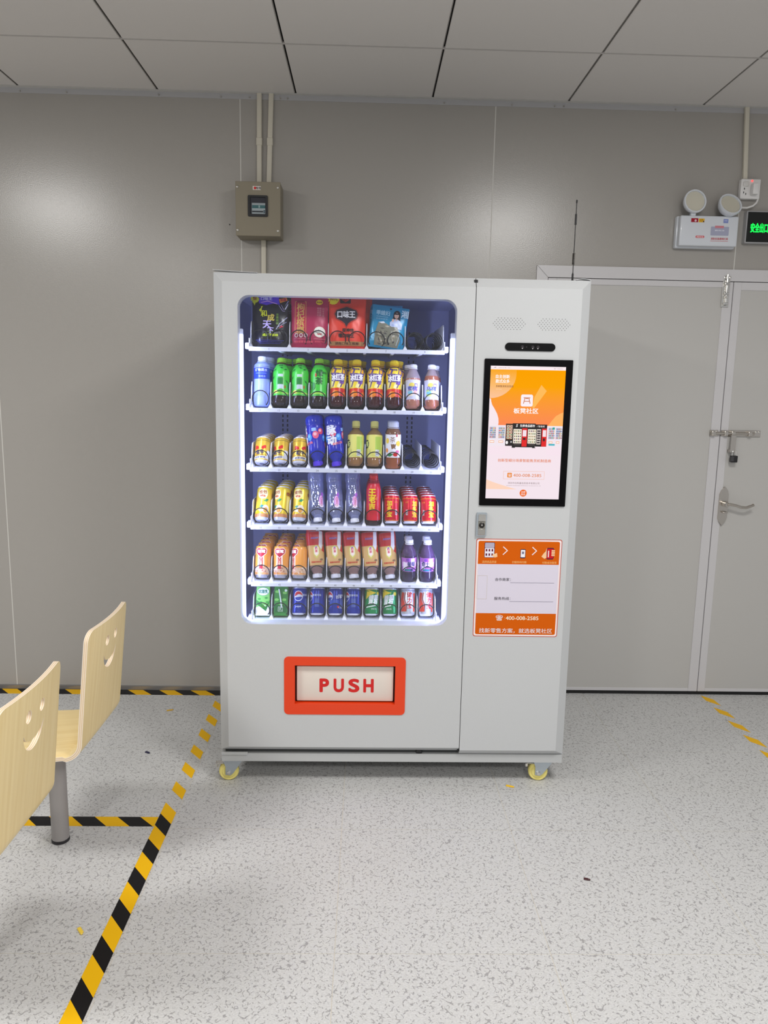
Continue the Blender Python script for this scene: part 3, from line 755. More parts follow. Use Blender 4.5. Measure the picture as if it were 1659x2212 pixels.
# step three: hand and can
p.poly([q(0.765, 0.172), q(0.790, 0.140), q(0.812, 0.120), q(0.822, 0.090), q(0.840, 0.095), q(0.838, 0.180), q(0.800, 0.195)], SKIN)
p.poly([q(0.832, 0.084), q(0.902, 0.084), q(0.910, 0.098), q(0.908, 0.188), q(0.898, 0.200), q(0.832, 0.200), q(0.824, 0.188), q(0.824, 0.098)], NAVY)
p.poly([q(0.834, 0.092), q(0.900, 0.092), q(0.905, 0.102), q(0.903, 0.186), q(0.896, 0.192), q(0.834, 0.192), q(0.828, 0.186), q(0.829, 0.102)], (196, 26, 34))
R(0.840, 0.112, 0.852, 0.178, SWH)
for i in range(4): R(0.880, 0.106+i*0.016, 0.920, 0.118+i*0.016, SKIN, 0.0015)
LC = (246, 186, 110)
T('选择商品货道', 0.160, 0.232, 0.024, LC, width=0.165*w, bold=0.01); T('扫描条码付款', 0.510, 0.232, 0.024, LC, width=0.170*w, bold=0.01); T('付款成功取货', 0.862, 0.234, 0.024, LC, width=0.168*w, bold=0.01)
DK = (52, 48, 56)
T('合作商家：', 0.235, 0.410, 0.032, DK, align='l', width=0.185*w); T('服务热线：', 0.235, 0.605, 0.032, DK, align='l', width=0.190*w)
R(0.415, 0.4405, 0.932, 0.4435, (130, 128, 145)); R(0.415, 0.6325, 0.932, 0.6355, (130, 128, 145))
xa, za = q(0.030, 0.612); xb, zb = q(0.145, 0.372); p.frame(xa, za, xb, zb, 0.0006, (206, 196, 170))
T('☎', 0.305, 0.805, 0.058, SWH, bold=0.02); T(':', 0.368, 0.808, 0.022, (250, 190, 130)); T('400-008-2585', 0.575, 0.806, 0.037, (250, 232, 205), width=0.385*w, bold=0.012, fine=True)
T('找新零售方案，就选板凳社区', 0.505, 0.938, 0.050, SWH, width=0.865*w, bold=0.008)
p.build('sticker_print', st)

# base, casters
bs = MB(); bs.box(-0.6475, 0.6475, 0.020, 0.85, 0.090, 0.1225, CABD); bs.box(-0.6475, -0.55, 0.016, 0.022, 0.117, 0.128, CABD)
bs.build('base_frame', vm, smooth=False)
MB().box(-0.635, 0.64, 0.034, 0.84, 0.1225, 0.1375, mat((60, 62, 62), 0.8)).build('base_gap', vm, smooth=False)
MB().cyl((0.099, 0, 0.127), 0.012, 0.024, 0.036, DARK, 'y', 14, 0.002).build('bumper_stop', vm)
NYL = mat((232, 218, 128), 0.4)
def caster(x, y, rz, mirror):
    c = empty('caster', (x, y, 0), (0, 0, rz)); c.parent = vm
    wl = MB(); wl.lathe([(0.010, -0.015), (0.024, -0.014), (0.027, -0.011), (0.034, -0.012), (0.0375, -0.007), (0.0375, 0.007), (0.034, 0.012), (0.027, 0.011), (0.024, 0.014), (0.010, 0.015)], NYL, 28, 'y', (0, 0, 0.0375))
    wl.build('wheel', c, ang=0.5)
    fk = MB(); s = 1
    for yy in (-0.021, 0.018):
        fk.plate([(-0.012*s, 0.028), (0.006*s, 0.025), (0.017*s, 0.034), (0.048*s, 0.078), (0.050*s, 0.0895), (-0.016*s, 0.0895), (-0.018*s, 0.078), (-0.012*s, 0.060)], [], 0.003, lambda a, b, r: (a, yy+r, b), ZINC)
    fk.box(-0.020, 0.052, -0.03, 0.03, 0.0865, 0.090, ZINC)
    fk.build('fork', c, smooth=False)
    bo = MB(); bo.lathe([(0.004, -0.029), (0.0075, -0.028), (0.0085, -0.024), (0.0085, -0.020)], CHROME, 6, 'y', (0, 0, 0.0375)); bo.build('axle_bolt', c, smooth=False)
    br = MB(); br.bevbox(-0.045, -0.012, -0.014, 0.012, 0.068, 0.073, CHROME, 0.002, 1); br.bevbox(-0.050, -0.040, -0.014, 0.012, 0.056, 0.071, CHROME, 0.002, 1); br.build('brake_pedal', c)
    return c
caster(-0.6265, 0.052, 0.10, 1); caster(0.567, 0.060, -0.10, 1); caster(-0.58, 0.78, 0.3, 1); caster(0.58, 0.78, -0.2, 1)
# torn protective film still stuck along the upper edge
FILM = mat((226, 228, 230), 0.25, alpha=0.75)
for x0, x1, hh in ((-0.652, -0.50, 0.0065), (0.598, 0.648, 0.005)):
    fm = MB(); n = 8; vs = []; fs = []
    for i in range(n+1):
        t_ = i/n; x = x0+(x1-x0)*t_; z = ZT+0.001+hh*((1-t_)**1.3 if x0 < 0 else math.sin(t_*PI))
        for y_, dz in ((0.020, 0.0), (0.060, 0.0)): vs.append((x, y_, z+dz)); vs.append((x, y_, z+dz+0.0012))
    for i in range(n):
        a = i*4; b = a+4; fs += [(a, b, b+1, a+1), (a+2, a+3, b+3, b+2), (a+1, b+1, b+3, a+3), (a, a+2, b+2, b)]
    fs += [(0, 1, 3, 2), (n*4, n*4+2, n*4+3, n*4+1)]
    fm.add(vs, fs, FILM); fm.build('protective_film', vm)

# trays with dividers, coils, price strips
TZ = [1.6155, 1.4025, 1.1890, 0.9770, 0.7630, 0.6185]     # underside of each front strip
FLOORZ = [z+0.0135 for z in TZ]
LX0, LX1 = -0.535, 0.151
def lane(i, n=10): return LX0+(LX1-LX0)*(i+0.5)/n
def coil_mesh(r, turns, pitch, y0, flip):
    mb = MB(); pts = []; N = 26
    for k in range(int(turns*N)+1):
        t_ = k/N; n = math.floor(t_); f = t_-n
        g = 0 if f < 0.60 else ((f-0.60)/0.40)**2*(3-2*(f-0.60)/0.40)
        a = -2.55-2*PI*t_          # starts lower left, over the top, down the right
        x = r*math.cos(a)*(-1 if flip else 1)
        pts.append((x, y0+pitch*(n+g), 0.0335+r*math.sin(a) if r < 0.0335 else r+0.0025+r*math.sin(a)))
    mb.tube(pts, 0.0020, COILM, 6)
    return mb
def divider_mesh(hh):
    m = MB()
    pr = [(0.085, 0.0), (0.088, 0.012), (0.094, 0.03), (0.100, hh-0.022), (0.106, hh-0.008), (0.116, hh), (0.46, hh), (0.46, 0.0)]
    m.plate(pr, [], 0.0024, lambda a, b, q_: (q_-0.0012, a, b), DIVM)
    # flared foot
    m.add([(-0.0085, 0.078, 0.0006), (0.0085, 0.078, 0.0006), (0.0012, 0.09, 0.016), (-0.0012, 0.09, 0.016), (-0.0085, 0.46, 0.0006), (0.0085, 0.46, 0.0006), (0.0012, 0.46, 0.016), (-0.0012, 0.46, 0.016)],
          [(0, 1, 2, 3), (1, 5, 6, 2), (4, 0, 3, 7), (5, 4, 7, 6)], DIVM)
    return m
coil_o = {}; div_o = {}
for ti, z in enumerate(TZ):
    tray = empty('tray', (0, 0, 0)); tray.parent = vm
    sh = MB(); sh.box(LX0-0.003, LX1+0.003, 0.064, 0.50, z+0.006, z+0.0130, TRAYM)
    sh.box(LX0-0.004, LX0-0.0015, 0.075, 0.50, z+0.0125, z+0.045, TRAYM); sh.box(LX1+0.0015, LX1+0.004, 0.075, 0.50, z+0.0125, z+0.045, TRAYM)
    sh.box(LX0, LX1, 0.485, 0.50, z+0.0125, z+0.05, TRAYM)
    for i in range(6): sh.box(LX0+0.1+i*0.1, LX0+0.11+i*0.1, 0.07, 0.48, z-0.001, z+0.006, TRAYM)
    sh.build('tray_body', tray, smooth=False)
    fs_ = MB(); fs_.bevbox(LX0-0.002, LX1+0.002, 0.056, 0.0645, z, z+0.0145, mat((214, 218, 232), 0.4), 0.0015, 1); fs_.build('price_strip', tray)
    for x in (LX0-0.008, LX1+0.008):
        MB().bevbox(x-0.007, x+0.007, 0.058, 0.10, z+0.006, z+0.028, mat((228, 232, 242), 0.4), 0.003, 2).build('bracket', tray)
    n = 5 if ti == 0 else 10
    pt = Print(front(0.056))
    for i in range(n):
        num = (1+2*i) if ti == 0 else ti*10+1+i
        pt.text(str(num), lane(i, n), z+0.0072, 0.0068, (120, 122, 132))
    tag(pt.build('lettering', tray), kind='stuff')
    dh = 0.094 if ti < 2 else (0.088 if ti < 5 else 0.085)
    for i in range(n+1):
        if dh not in div_o: div_o[dh] = divider_mesh(dh).build('divider', tray, smooth=False); dv = div_o[dh]
        else: dv = link('divider', div_o[dh].data, tray)
        dv.location = (LX0+(LX1-LX0)*i/n, 0, z+0.0125)
    if ti == 0: slots = [(lane(i, 5)+s_*0.034, s_ > 0) for i in range(5) for s_ in (-1, 1)]
    else: slots = [(lane(i), False) for i in range(10)]
    for i, (x, fl_) in enumerate(slots):
        full = (ti == 0 and i >= 8) or (ti == 2 and i >= 8)
        key = (ti == 0, full, fl_)
        if key not in coil_o:
            r = 0.0285 if ti == 0 else 0.0290
            coil_o[key] = coil_mesh(r, 6.45 if full else 1.5, 0.060 if full else 0.0665, 0.078, fl_).build('coil', tray); co = coil_o[key]
        else: co = link('coil', coil_o[key].data, tray)
        co.location = (x, 0, z+0.0135)
        if full:
            MB().bevbox(x-0.014, x+0.014, 0.30, 0.31, z+0.03, z+0.075, mat((70, 84, 150), 0.5), 0.002, 1).build('motor_mount', tray)
# lit strips either side of the trays
LED = mat((206, 214, 255), 0.4, emit=1.9)
for sgn, x0, x1, xe0, xe1 in ((1, -0.590, -0.556, -0.578, -0.553), (-1, 0.172, 0.206, 0.169, 0.194)):
    ls = empty('light_strip'); ls.parent = vm
    MB().bevbox(x0, x1, 0.046, 0.060, 0.600, 1.690, mat((214, 220, 240), 0.4), 0.002, 1).build('rail', ls)
    MB().bevbox(xe0, xe1, 0.034, 0.0462, 0.610, 1.672, LED, 0.004, 2).build('diffuser', ls)
    l = bpy.data.lights.new('strip_lamp', 'AREA'); l.shape = 'RECTANGLE'; l.size = 1.06; l.size_y = 0.016; l.energy = STRIP_W; l.color = (0.52, 0.58, 1.0)
    o = bpy.data.objects.new('strip_lamp', l); COL.objects.link(o); o.parent = ls
    o.location = ((xe1 if sgn > 0 else xe0)+sgn*0.002, 0.040, 1.14)
    dv = Vector((sgn*0.80, 0.60, 0)); xa = Vector((0, 0, 1)); za = -dv; ya = za.cross(xa)
    o.rotation_euler = Matrix((xa, ya, za)).transposed().to_euler()

# antenna standing on the machine
an = empty('antenna', (0.752, -0.70, 1.8725), label='thin black whip antenna with two coils standing on the vending machine', cat='antenna')
k = MB(); k.lathe([(0.015, 0.0), (0.015, 0.004), (0.012, 0.009), (0.005, 0.011), (0.004, 0.03)], BLACK, 20); k.build('magnet_base', an)
k = MB(); k.cyl((0, 0, 0), 0.0016, 0.03, 0.305, BLACK, 'z', 8); k.lathe([(0.0035, 0.03), (0.0035, 0.05), (0.002, 0.055)], BLACK, 12); k.lathe([(0.0036, 0.225), (0.0036, 0.262)], DARK, 12); k.lathe([(0.0026, 0.300), (0.003, 0.309), (0.001, 0.312)], DARK, 10); k.build('mast', an)
pts = [(0.0042*math.cos(2*PI*i/10), 0.0042*math.sin(2*PI*i/10), 0.085+0.040*i/100) for i in range(101)]
MB().tube(pts, 0.0012, mat((58, 52, 44), 0.4), 6).build('loading_coil', an)

# ------------------------------------------------------------------ goods in the lanes
def prof_r(prof, z):
    for (r0, z0), (r1, z1) in zip(prof, prof[1:]):
        if z0 <= z <= z1 and z1 > z0: return r0+(r1-r0)*(z-z0)/(z1-z0)
    return prof[-1][0] if z > prof[-1][1] else prof[0][0]
def smooth_prof(p, n=3):
    """Catmull-Rom through the radius profile so that shoulders and waists run smoothly"""
    out = []
    for i in range(len(p)-1):
        p0 = p[max(i-1, 0)]; p1 = p[i]; p2 = p[i+1]; p3 = p[min(i+2, len(p)-1)]
        for k in range(n):
            t_ = k/n; zz = p1[1]+(p2[1]-p1[1])*t_
            rr = 0.5*((2*p1[0])+(-p0[0]+p2[0])*t_+(2*p0[0]-5*p1[0]+4*p2[0]-p3[0])*t_**2+(-p0[0]+3*p1[0]-3*p2[0]+p3[0])*t_**3)
            lo, hi = min(p1[0], p2[0])-0.0015, max(p1[0], p2[0])+0.0015
            out.append((min(max(rr, lo), hi), zz))
    out.append(p[-1]); return out
def around(prof, rref, sq=None):
    def f(a, z, off):
        t_ = a/rref; r = prof_r(prof, z); x, y = math.sin(t_), math.cos(t_)
        if sq:
            q_ = (abs(x)**sq+abs(y)**sq)**(-1/sq); x *= q_; y *= q_
        return ((r+off)*x, -(r+off)*y, z)
    return f
PLASTIC = dict(rough=0.22, spec=0.5)
PROTO = {}
def can(kind, H_, r, bodycol, art, name='drink_can', top=None, rim=(205, 207, 212), neck=0.008, foot=0.006, metal=0.35):
    root = empty(name)
    bodym = mat(bodycol, 0.28, metal); rimm = mat(tuple(min(255, c+14) for c in rim), 0.28, 0.35); topm = mat(top, 0.3) if top else rimm
    prof = [(r*0.80, 0.0), (r*0.84, 0.0012), (r*0.97, foot), (r, foot+0.004), (r, H_-neck-0.004), (r*0.985, H_-neck), (r*0.9, H_-0.003), (r*0.9, H_-0.0015)]
    b = MB(); b.lathe(prof, rimm, 28, zones=[(foot-0.0005, bodym)], cap=True); b.build('body', root)
    l = MB(); l.lathe([(r*0.86, H_-0.0035), (r*0.92, H_-0.003), (r*0.925, H_), (r*0.88, H_+0.0004), (r*0.85, H_-0.002), (r*0.3, H_-0.0022)], topm, 28); l.build('lid', root)
    l = MB(); l.lathe([(r*0.45, -0.0002), (r*0.6, 0.0012), (r*0.80, 0.0002), (r*0.815, 0.0012)], rimm, 24); l.lathe([(r*0.25, -0.0010), (r*0.3, -0.0003), (r*0.45, 0.0008)], mat((120, 124, 150), 0.3, 0.6), 20); l.build('base_rim', root)
    p_ = Print(around(prof, r), cut=(0.004, None), step=0.00006, base=0.00025, rough=0.3)
    art(p_, r, H_); p_.build('label_print', root)
    PROTO[kind] = (root, r, H_); return root
def bottle(kind, prof, capr, caph, bodym, zones, capm, art, name='drink_bottle', inverted=False, sq=None, cut=(0.004, 0.006), ribs=True):
    """prof from base to neck; the cap sits on the neck"""
    root = empty(name); pr = smooth_prof(prof); hn = pr[-1][1]; H_ = hn+caph
    rmax = max(r for r, z in pr)
    if inverted: pr = [(r, H_-z) for r, z in reversed(pr)]
    b = MB(); b.lathe(pr, bodym, 32, zones=zones, sq=sq); b.build('body', root, ang=1.2)
    c = MB(); z0, z1 = (0.0, caph) if inverted else (hn, H_)
    c.lathe([(capr*0.9, z0), (capr, z0+0.0015), (capr, z1-0.002), (capr*0.9, z1)], capm, 24)
    if ribs:
        for k in range(24):
            a = 2*PI*k/24; x, y = capr*math.cos(a), capr*math.sin(a)
            c.box(x-0.0005, x+0.0005, y-0.0005, y+0.0005, z0+0.002, z1-0.003, capm)
    c.build('cap', root, ang=0.5)
    if not inverted:
        n_ = MB(); n_.lathe([(capr*0.85, hn-0.004), (capr*1.12, hn-0.0035), (capr*1.12, hn-0.0015), (capr*0.85, hn-0.001)], capm, 20); n_.build('neck_ring', root)
    p_ = Print(around(pr, rmax, sq), cut=cut, step=0.00007, base=0.00030, rough=0.3)
    art(p_, rmax, H_); p_.build('label_print', root)
    PROTO[kind] = (root, rmax, H_); return root

# -- shelf two
def art_water(p, r, H_):
    B = (38, 66, 190); p.rect(-r*PI*0.999, 0.098, r*PI*0.999, 0.143, B); p.rect(-r*2, 0.139, r*2, 0.141, (190, 205, 250))
    p.text('矿物质水', 0.0, 0.130, 0.011, (205, 215, 250), bold=0.02); p.rect(-0.02, 0.117, 0.02, 0.119, (120, 150, 240)); p.text('饮用水', 0.004, 0.107, 0.008, (180, 200, 250))
bottle('water', [(0.020, 0), (0.026, 0.003), (0.0285, 0.012), (0.0285, 0.04), (0.027, 0.046), (0.0285, 0.052), (0.0285, 0.09), (0.029, 0.095), (0.029, 0.143), (0.0275, 0.15), (0.018, 0.160), (0.0135, 0.165)], 0.0148, 0.016,
       mat((172, 192, 246), 0.15, alpha=0.72), None, mat((238, 240, 250), 0.4), art_water)
def art_green(p, r, H_):
    G = (12, 96, 40)
    p.rect(-r*2.6, 0.040, r*2.6, 0.046, (176, 230, 90))
    for x, z, a in ((-0.024, 0.128, 0.5), (0.004, 0.136, -0.3), (0.02, 0.13, 0.2), (-0.03, 0.10, 0.9), (0.026, 0.085, -0.7)):
        p.poly([(x+q*0.009*math.cos(a)-w_*0.003*math.sin(a), z+q*0.009*math.sin(a)+w_*0.003*math.cos(a)) for q, w_ in ((-1, 0), (0, 1), (1, 0), (0, -1))], G); p.k -= 1
    p.k += 1
    p.text('康师傅', 0.0, 0.146, 0.006, G, bold=0.02)
    p.rect(-0.011, 0.072, 0.010, 0.098, (30, 130, 52), r=0.002); p.rect(-0.010, 0.055, 0.012, 0.074, (196, 206, 206), r=0.002)
    p.rect(-0.009, 0.102, 0.010, 0.112, (196, 214, 200), r=0.001); p.rect(0.016, 0.060, 0.020, 0.070, (210, 40, 30), r=0.0008)
    p.ell(-0.016, 0.047, 0.008, 0.006, (230, 210, 70)); p.ell(0.002, 0.05, 0.012, 0.008, (90, 190, 50))
    # the side that carries the name
    p.vtext('绿茶', 0.058, 0.118, 0.026, G, bold=0.03); p.text('清新', 0.080, 0.12, 0.010, (10, 84, 36)); p.rect(0.043, 0.104, 0.048, 0.116, (214, 40, 30), r=0.001)
    p.vtext('绿茶', -0.058, 0.118, 0.026, G, bold=0.03); p.ell(0.036, 0.07, 0.008, 0.014, (40, 150, 60))
GPROF = [(0.020, 0), (0.027, 0.003), (0.0315, 0.012), (0.0315, 0.034), (0.0318, 0.05), (0.0308, 0.07), (0.0312, 0.10), (0.0315, 0.118), (0.029, 0.132), (0.021, 0.148), (0.0155, 0.158), (0.0148, 0.163)]
bottle('green', GPROF, 0.0160, 0.014, mat((38, 22, 24), 0.15), [(0.036, mat((66, 204, 58), 0.3)), (0.152, mat((66, 30, 22), 0.15))], mat((150, 214, 44), 0.4), art_green)
def art_ice(p, r, H_):
    Y = (252, 222, 40); PU = (92, 66, 130)
    p.rect(-r*3.1, 0.036, r*3.1, 0.068, (226, 58, 30)); p.ell(-0.01, 0.045, 0.014, 0.012, (246, 140, 40)); p.ell(0.014, 0.05, 0.012, 0.014, (200, 30, 34)); p.ell(0.03, 0.044, 0.012, 0.01, (240, 120, 30)); p.ell(-0.034, 0.05, 0.01, 0.014, (200, 30, 34))
    p.rect(-r*3.1, 0.066, r*3.1, 0.146, (248, 218, 52))
    for x0_, z0_, dx in ((-0.036, 0.072, 0.02), (-0.005, 0.070, 0.022), (0.026, 0.07, 0.02), (0.052, 0.07, 0.02), (-0.068, 0.07, 0.02)):
        p.poly([(x0_, z0_), (x0_+0.010, z0_-0.004), (x0_+dx, z0_+0.022), (x0_+dx-0.010, z0_+0.026)], (250, 240, 170)); p.poly([(x0_+0.012, z0_-0.003), (x0_+0.018, z0_), (x0_+dx+0.006, z0_+0.020), (x0_+dx+0.001, z0_+0.022)], PU)
    for x0_ in (-0.030, 0.012, 0.052): p.poly([(x0_, 0.118), (x0_+0.018, 0.114), (x0_+0.026, 0.138), (x0_+0.008, 0.146)], PU); p.poly([(x0_+0.004, 0.122), (x0_+0.014, 0.120), (x0_+0.018, 0.134), (x0_+0.009, 0.138)], (246, 180, 40))
    p.text('康师傅', 0.0, 0.136, 0.007, PU, bold=0.03)
    p.poly([(-0.026, 0.092), (0.025, 0.088), (0.027, 0.118), (-0.024, 0.122)], (98, 74, 140))
    p.text('冰红茶', 0.0, 0.105, 0.023, (250, 248, 250), bold=0.045, width=0.047, rot=0.06)
    p.rect(0.006, 0.082, 0.024, 0.089, (120, 70, 160), r=0.002)
IPROF = [(0.018, 0), (0.025, 0.003), (0.029, 0.012), (0.0295, 0.034), (0.0285, 0.055), (0.0272, 0.075), (0.0285, 0.095), (0.0298, 0.115), (0.028, 0.132), (0.020, 0.148), (0.0150, 0.157), (0.0145, 0.162)]
bottle('icetea', IPROF, 0.0158, 0.014, mat((62, 14, 22), 0.12), [(0.150, mat((210, 160, 40), 0.15))], mat((250, 220, 20), 0.4), art_ice)
def art_clear(c1, c2, txt):
    def f(p, r, H_):
        p.rect(-r*3.1, 0.032, r*3.1, 0.104, (206, 206, 222)); p.rect(-0.024, 0.044, -0.002, 0.070, c2, r=0.003); p.rect(0.002, 0.050, 0.018, 0.080, c1, r=0.002)
        p.ell(-0.006, 0.084, 0.012, 0.009, (226, 205, 90)); p.rect(0.004, 0.074, 0.016, 0.090, (110, 70, 160), r=0.001); p.rect(0.0065, 0.077, 0.0135, 0.087, (236, 232, 246))
        p.text(txt, -0.004, 0.072, 0.017, (70, 82, 168), bold=0.03, width=0.036); p.rect(-0.022, 0.052, -0.004, 0.062, (120, 190, 210), r=0.002)
    return f
CPROF = [(0.016, 0), (0.022, 0.002), (0.0270, 0.010), (0.0270, 0.030), (0.0255, 0.038), (0.0265, 0.045), (0.0268, 0.095), (0.0275, 0.105), (0.025, 0.120), (0.017, 0.138), (0.0135, 0.146), (0.0132, 0.150)]
bottle('peach', CPROF, 0.0146, 0.013, mat((176, 116, 96), 0.15, alpha=0.85), [(0.108, mat((206, 190, 196), 0.15, alpha=0.40))], mat((240, 240, 244), 0.4), art_clear((226, 170, 160), (236, 220, 190), '蜜桃'))
bottle('plum', CPROF, 0.0146, 0.013, mat((160, 96, 70), 0.15, alpha=0.85), [(0.118, mat((200, 180, 176), 0.15, alpha=0.40))], mat((240, 240, 244), 0.4), art_clear((244, 236, 150), (200, 226, 120), '乌梅'))

# -- shelf three
def art_gold(p, r, H_):
    N_ = (30, 34, 92); Rd = (216, 34, 30)
    p.rect(-r*3.1, H_-0.0165, r*3.1, H_-0.0150, (120, 96, 40)); p.rect(-r*3.1, 0.010, r*3.1, 0.021, (228, 226, 220)); p.text('维生素功能饮料', 0.0, 0.0155, 0.007, N_, bold=0.03, width=0.040)
    for s_ in (-1, 1):     # two charging bulls in front of a sun
        p.poly([(s_*0.003, 0.052), (s_*0.006, 0.058), (s_*0.012, 0.061), (s_*0.018, 0.064), (s_*0.022, 0.060), (s_*0.021, 0.054), (s_*0.023, 0.048), (s_*0.020, 0.051), (s_*0.015, 0.051), (s_*0.011, 0.047), (s_*0.009, 0.052), (s_*0.005, 0.049)], Rd)
    p.ell(0, 0.054, 0.005, 0.005, (250, 214, 60))
    p.text('红牛', 0.0, 0.036, 0.017, N_, bold=0.06, width=0.028); p.rect(-0.022, 0.0235, 0.022, 0.0255, (180, 140, 40))
    p.poly([(0.026, 0.018), (0.044, 0.018), (0.044, 0.044), (0.026, 0.044)], (224, 224, 228))
can('gold', 0.098, 0.0275, (232, 190, 52), art_gold, rim=(214, 214, 222))
def art_blue(p, r, H_):
    for x, z, rr, c in ((-0.024, 0.105, 0.011, (60, 150, 230)), (0.002, 0.112, 0.012, (232, 96, 130)), (0.022, 0.124, 0.010, (226, 70, 100)), (0.038, 0.10, 0.011, (50, 130, 226)), (-0.045, 0.12, 0.012, (226, 80, 110)), (0.062, 0.118, 0.012, (226, 90, 120)), (0.05, 0.075, 0.010, (240, 120, 120)), (-0.07, 0.1, 0.011, (60, 140, 230))):
        p.ell(x, z, rr, rr*1.15, c); p.ell(x-0.002, z+0.003, rr*0.5, rr*0.5, (250, 190, 200) if c[0] > 200 else (140, 200, 250))
    p.rect(-0.012, 0.126, 0.004, 0.138, (150, 190, 250))
    p.vtext('脉动', -0.052, 0.132, 0.034, (240, 242, 252), bold=0.05); p.text('青柠口味', -0.03, 0.082, 0.009, (246, 120, 130), bold=0.03, rot=0.2)
BPROF = [(0.022, 0), (0.028, 0.003), (0.0325, 0.010), (0.033, 0.03), (0.0312, 0.036), (0.0325, 0.042), (0.0328, 0.07), (0.0318, 0.10), (0.0325, 0.125), (0.030, 0.142), (0.0225, 0.155), (0.0165, 0.164), (0.0160, 0.169)]
bottle('blue', BPROF, 0.0175, 0.017, mat((30, 48, 186), 0.1, alpha=0.88), [(0.060, mat((34, 40, 176), 0.2)), (0.150, mat((40, 60, 200), 0.12, alpha=0.85))], mat((88, 52, 226), 0.4), art_blue, inverted=True)
def art_yellow(p, r, H_):
    p.rect(0.003, 0.054, 0.027, 0.108, (178, 206, 84), r=0.002); p.ell(-0.034, 0.082, 0.012, 0.016, (22, 56, 40)); p.text('茶', -0.034, 0.082, 0.020, (214, 226, 140), bold=0.04)
    p.vtext('小口甜柠', -0.018, 0.060, 0.004, (60, 80, 50))
    p.rect(0.004, 0.036, 0.019, 0.060, (214, 216, 220)); 
    for k in range(7): p.rect(0.006+k*0.0018, 0.040, 0.0068+k*0.0018, 0.056, (90, 96, 110)); p.k -= 1
    p.k += 1
YPROF = [(0.019, 0), (0.027, 0.003), (0.0305, 0.010), (0.0308, 0.03), (0.0300, 0.036), (0.0300, 0.11), (0.0285, 0.118), (0.021, 0.129), (0.0148, 0.135), (0.0125, 0.140), (0.0122, 0.146)]
bottle('yellow', YPROF, 0.0138, 0.022, mat((150, 108, 66), 0.12, alpha=0.9), [(0.032, mat((226, 222, 112), 0.35)), (0.114, mat((132, 104, 60), 0.15, alpha=0.9))], mat((232, 226, 130), 0.4), art_yellow)
def art_white(p, r, H_):
    p.text('茶', -0.003, 0.108, 0.020, (132, 98, 70), bold=0.0); p.text('π', 0.0, 0.083, 0.018, (132, 98, 70), bold=0.0)
    p.ell(0.019, 0.094, 0.009, 0.010, (246, 200, 40)); p.ell(-0.024, 0.103, 0.007, 0.010, (244, 206, 60)); p.ell(0.016, 0.064, 0.008, 0.006, (226, 120, 160)); p.ell(0.008, 0.054, 0.009, 0.007, (214, 40, 40)); p.poly([(-0.03, 0.05), (-0.012, 0.046), (0.0, 0.054), (-0.014, 0.060)], (50, 140, 80)); p.ell(-0.026, 0.068, 0.006, 0.008, (240, 150, 60))
    p.rect(0.010, 0.118, 0.015, 0.127, (200, 40, 60))
WPROF = [(0.020, 0), (0.0265, 0.002), (0.0285, 0.008), (0.0285, 0.03), (0.0275, 0.04), (0.0285, 0.048), (0.0285, 0.118), (0.0275, 0.13), (0.022, 0.142), (0.0178, 0.148), (0.0172, 0.152)]
bottle('pi', WPROF, 0.0192, 0.020, mat((150, 84, 52), 0.12, alpha=0.92), [(0.042, mat((236, 234, 240), 0.35)), (0.126, mat((120, 84, 62), 0.12, alpha=0.9))], mat((214, 218, 236), 0.3, alpha=0.8), art_white)

# -- shelf four
def art_lemon(p, r, H_):
    RB = (150, 70, 30)
    p.ell(-0.002, 0.098, 0.019, 0.020, (250, 238, 170)); p.text('维他', -0.002, 0.105, 0.014, RB, bold=0.03, rot=0.08); p.text('vita', -0.002, 0.091, 0.009, (196, 60, 40), bold=0.04)
    p.poly([(0.002, 0.070), (0.012, 0.080), (0.022, 0.078), (0.014, 0.068)], (50, 150, 90)); p.poly([(-0.012, 0.048), (-0.004, 0.056), (0.006, 0.052), (-0.002, 0.044)], (40, 140, 120))
    p.rect(-r*3.1, 0.010, r*3.1, 0.022, (206, 140, 90)); p.ell(0.012, 0.040, 0.013, 0.016, (236, 226, 206)); p.text('柠檬茶', -0.012, 0.034, 0.010, (250, 246, 230), bold=0.03)
    p.ell(-0.02, 0.030, 0.010, 0.010, (246, 196, 30)); p.ell(0.012, 0.036, 0.008, 0.010, (226, 160, 60)); p.vtext('维他', -0.028, 0.078, 0.006, (206, 90, 40))
    p.rect(0.040, 0.03, 0.060, 0.09, (240, 220, 120), r=0.003); p.text('维他', 0.052, 0.1, 0.014, RB, bold=0.03); p.text('维他', -0.052, 0.1, 0.014, RB, bold=0.03)
can('lemon', 0.128, 0.0282, (246, 214, 62), art_lemon, rim=(206, 210, 224), foot=0.010)
def art_spring(p, r, H_):
    p.ell(0.004, 0.073, 0.010, 0.023, (240, 180, 236)); p.ell(0.004, 0.0565, 0.009, 0.006, (250, 236, 250))
    p.text('GoenCn', 0.004, 0.073, 0.0095, (190, 30, 90), bold=0.01, rot=PI/2-0.1, shear=0.2, width=0.034); p.ell(0.010, 0.100, 0.005, 0.008, (170, 90, 210))
SPROF = [(0.022, 0), (0.0275, 0.003), (0.0285, 0.010), (0.0285, 0.028), (0.0265, 0.036), (0.0275, 0.05), (0.0262, 0.064), (0.028, 0.078), (0.0290, 0.095), (0.0275, 0.115), (0.0295, 0.130), (0.0270, 0.148), (0.019, 0.160), (0.0142, 0.167), (0.0140, 0.172)]
bottle('spring', SPROF, 0.0155, 0.015, clear_plastic(), None, mat((240, 242, 252), 0.4), art_spring, inverted=True)
def art_red(p, r, H_):
    p.vtext('王老吉', -0.006, 0.124, 0.024, (246, 214, 40), bold=0.05, gap=1.08); p.vtext('凉茶', 0.012, 0.105, 0.006, (246, 200, 60)); p.text('凉茶', 0.045, 0.06, 0.01, (246, 214, 40))
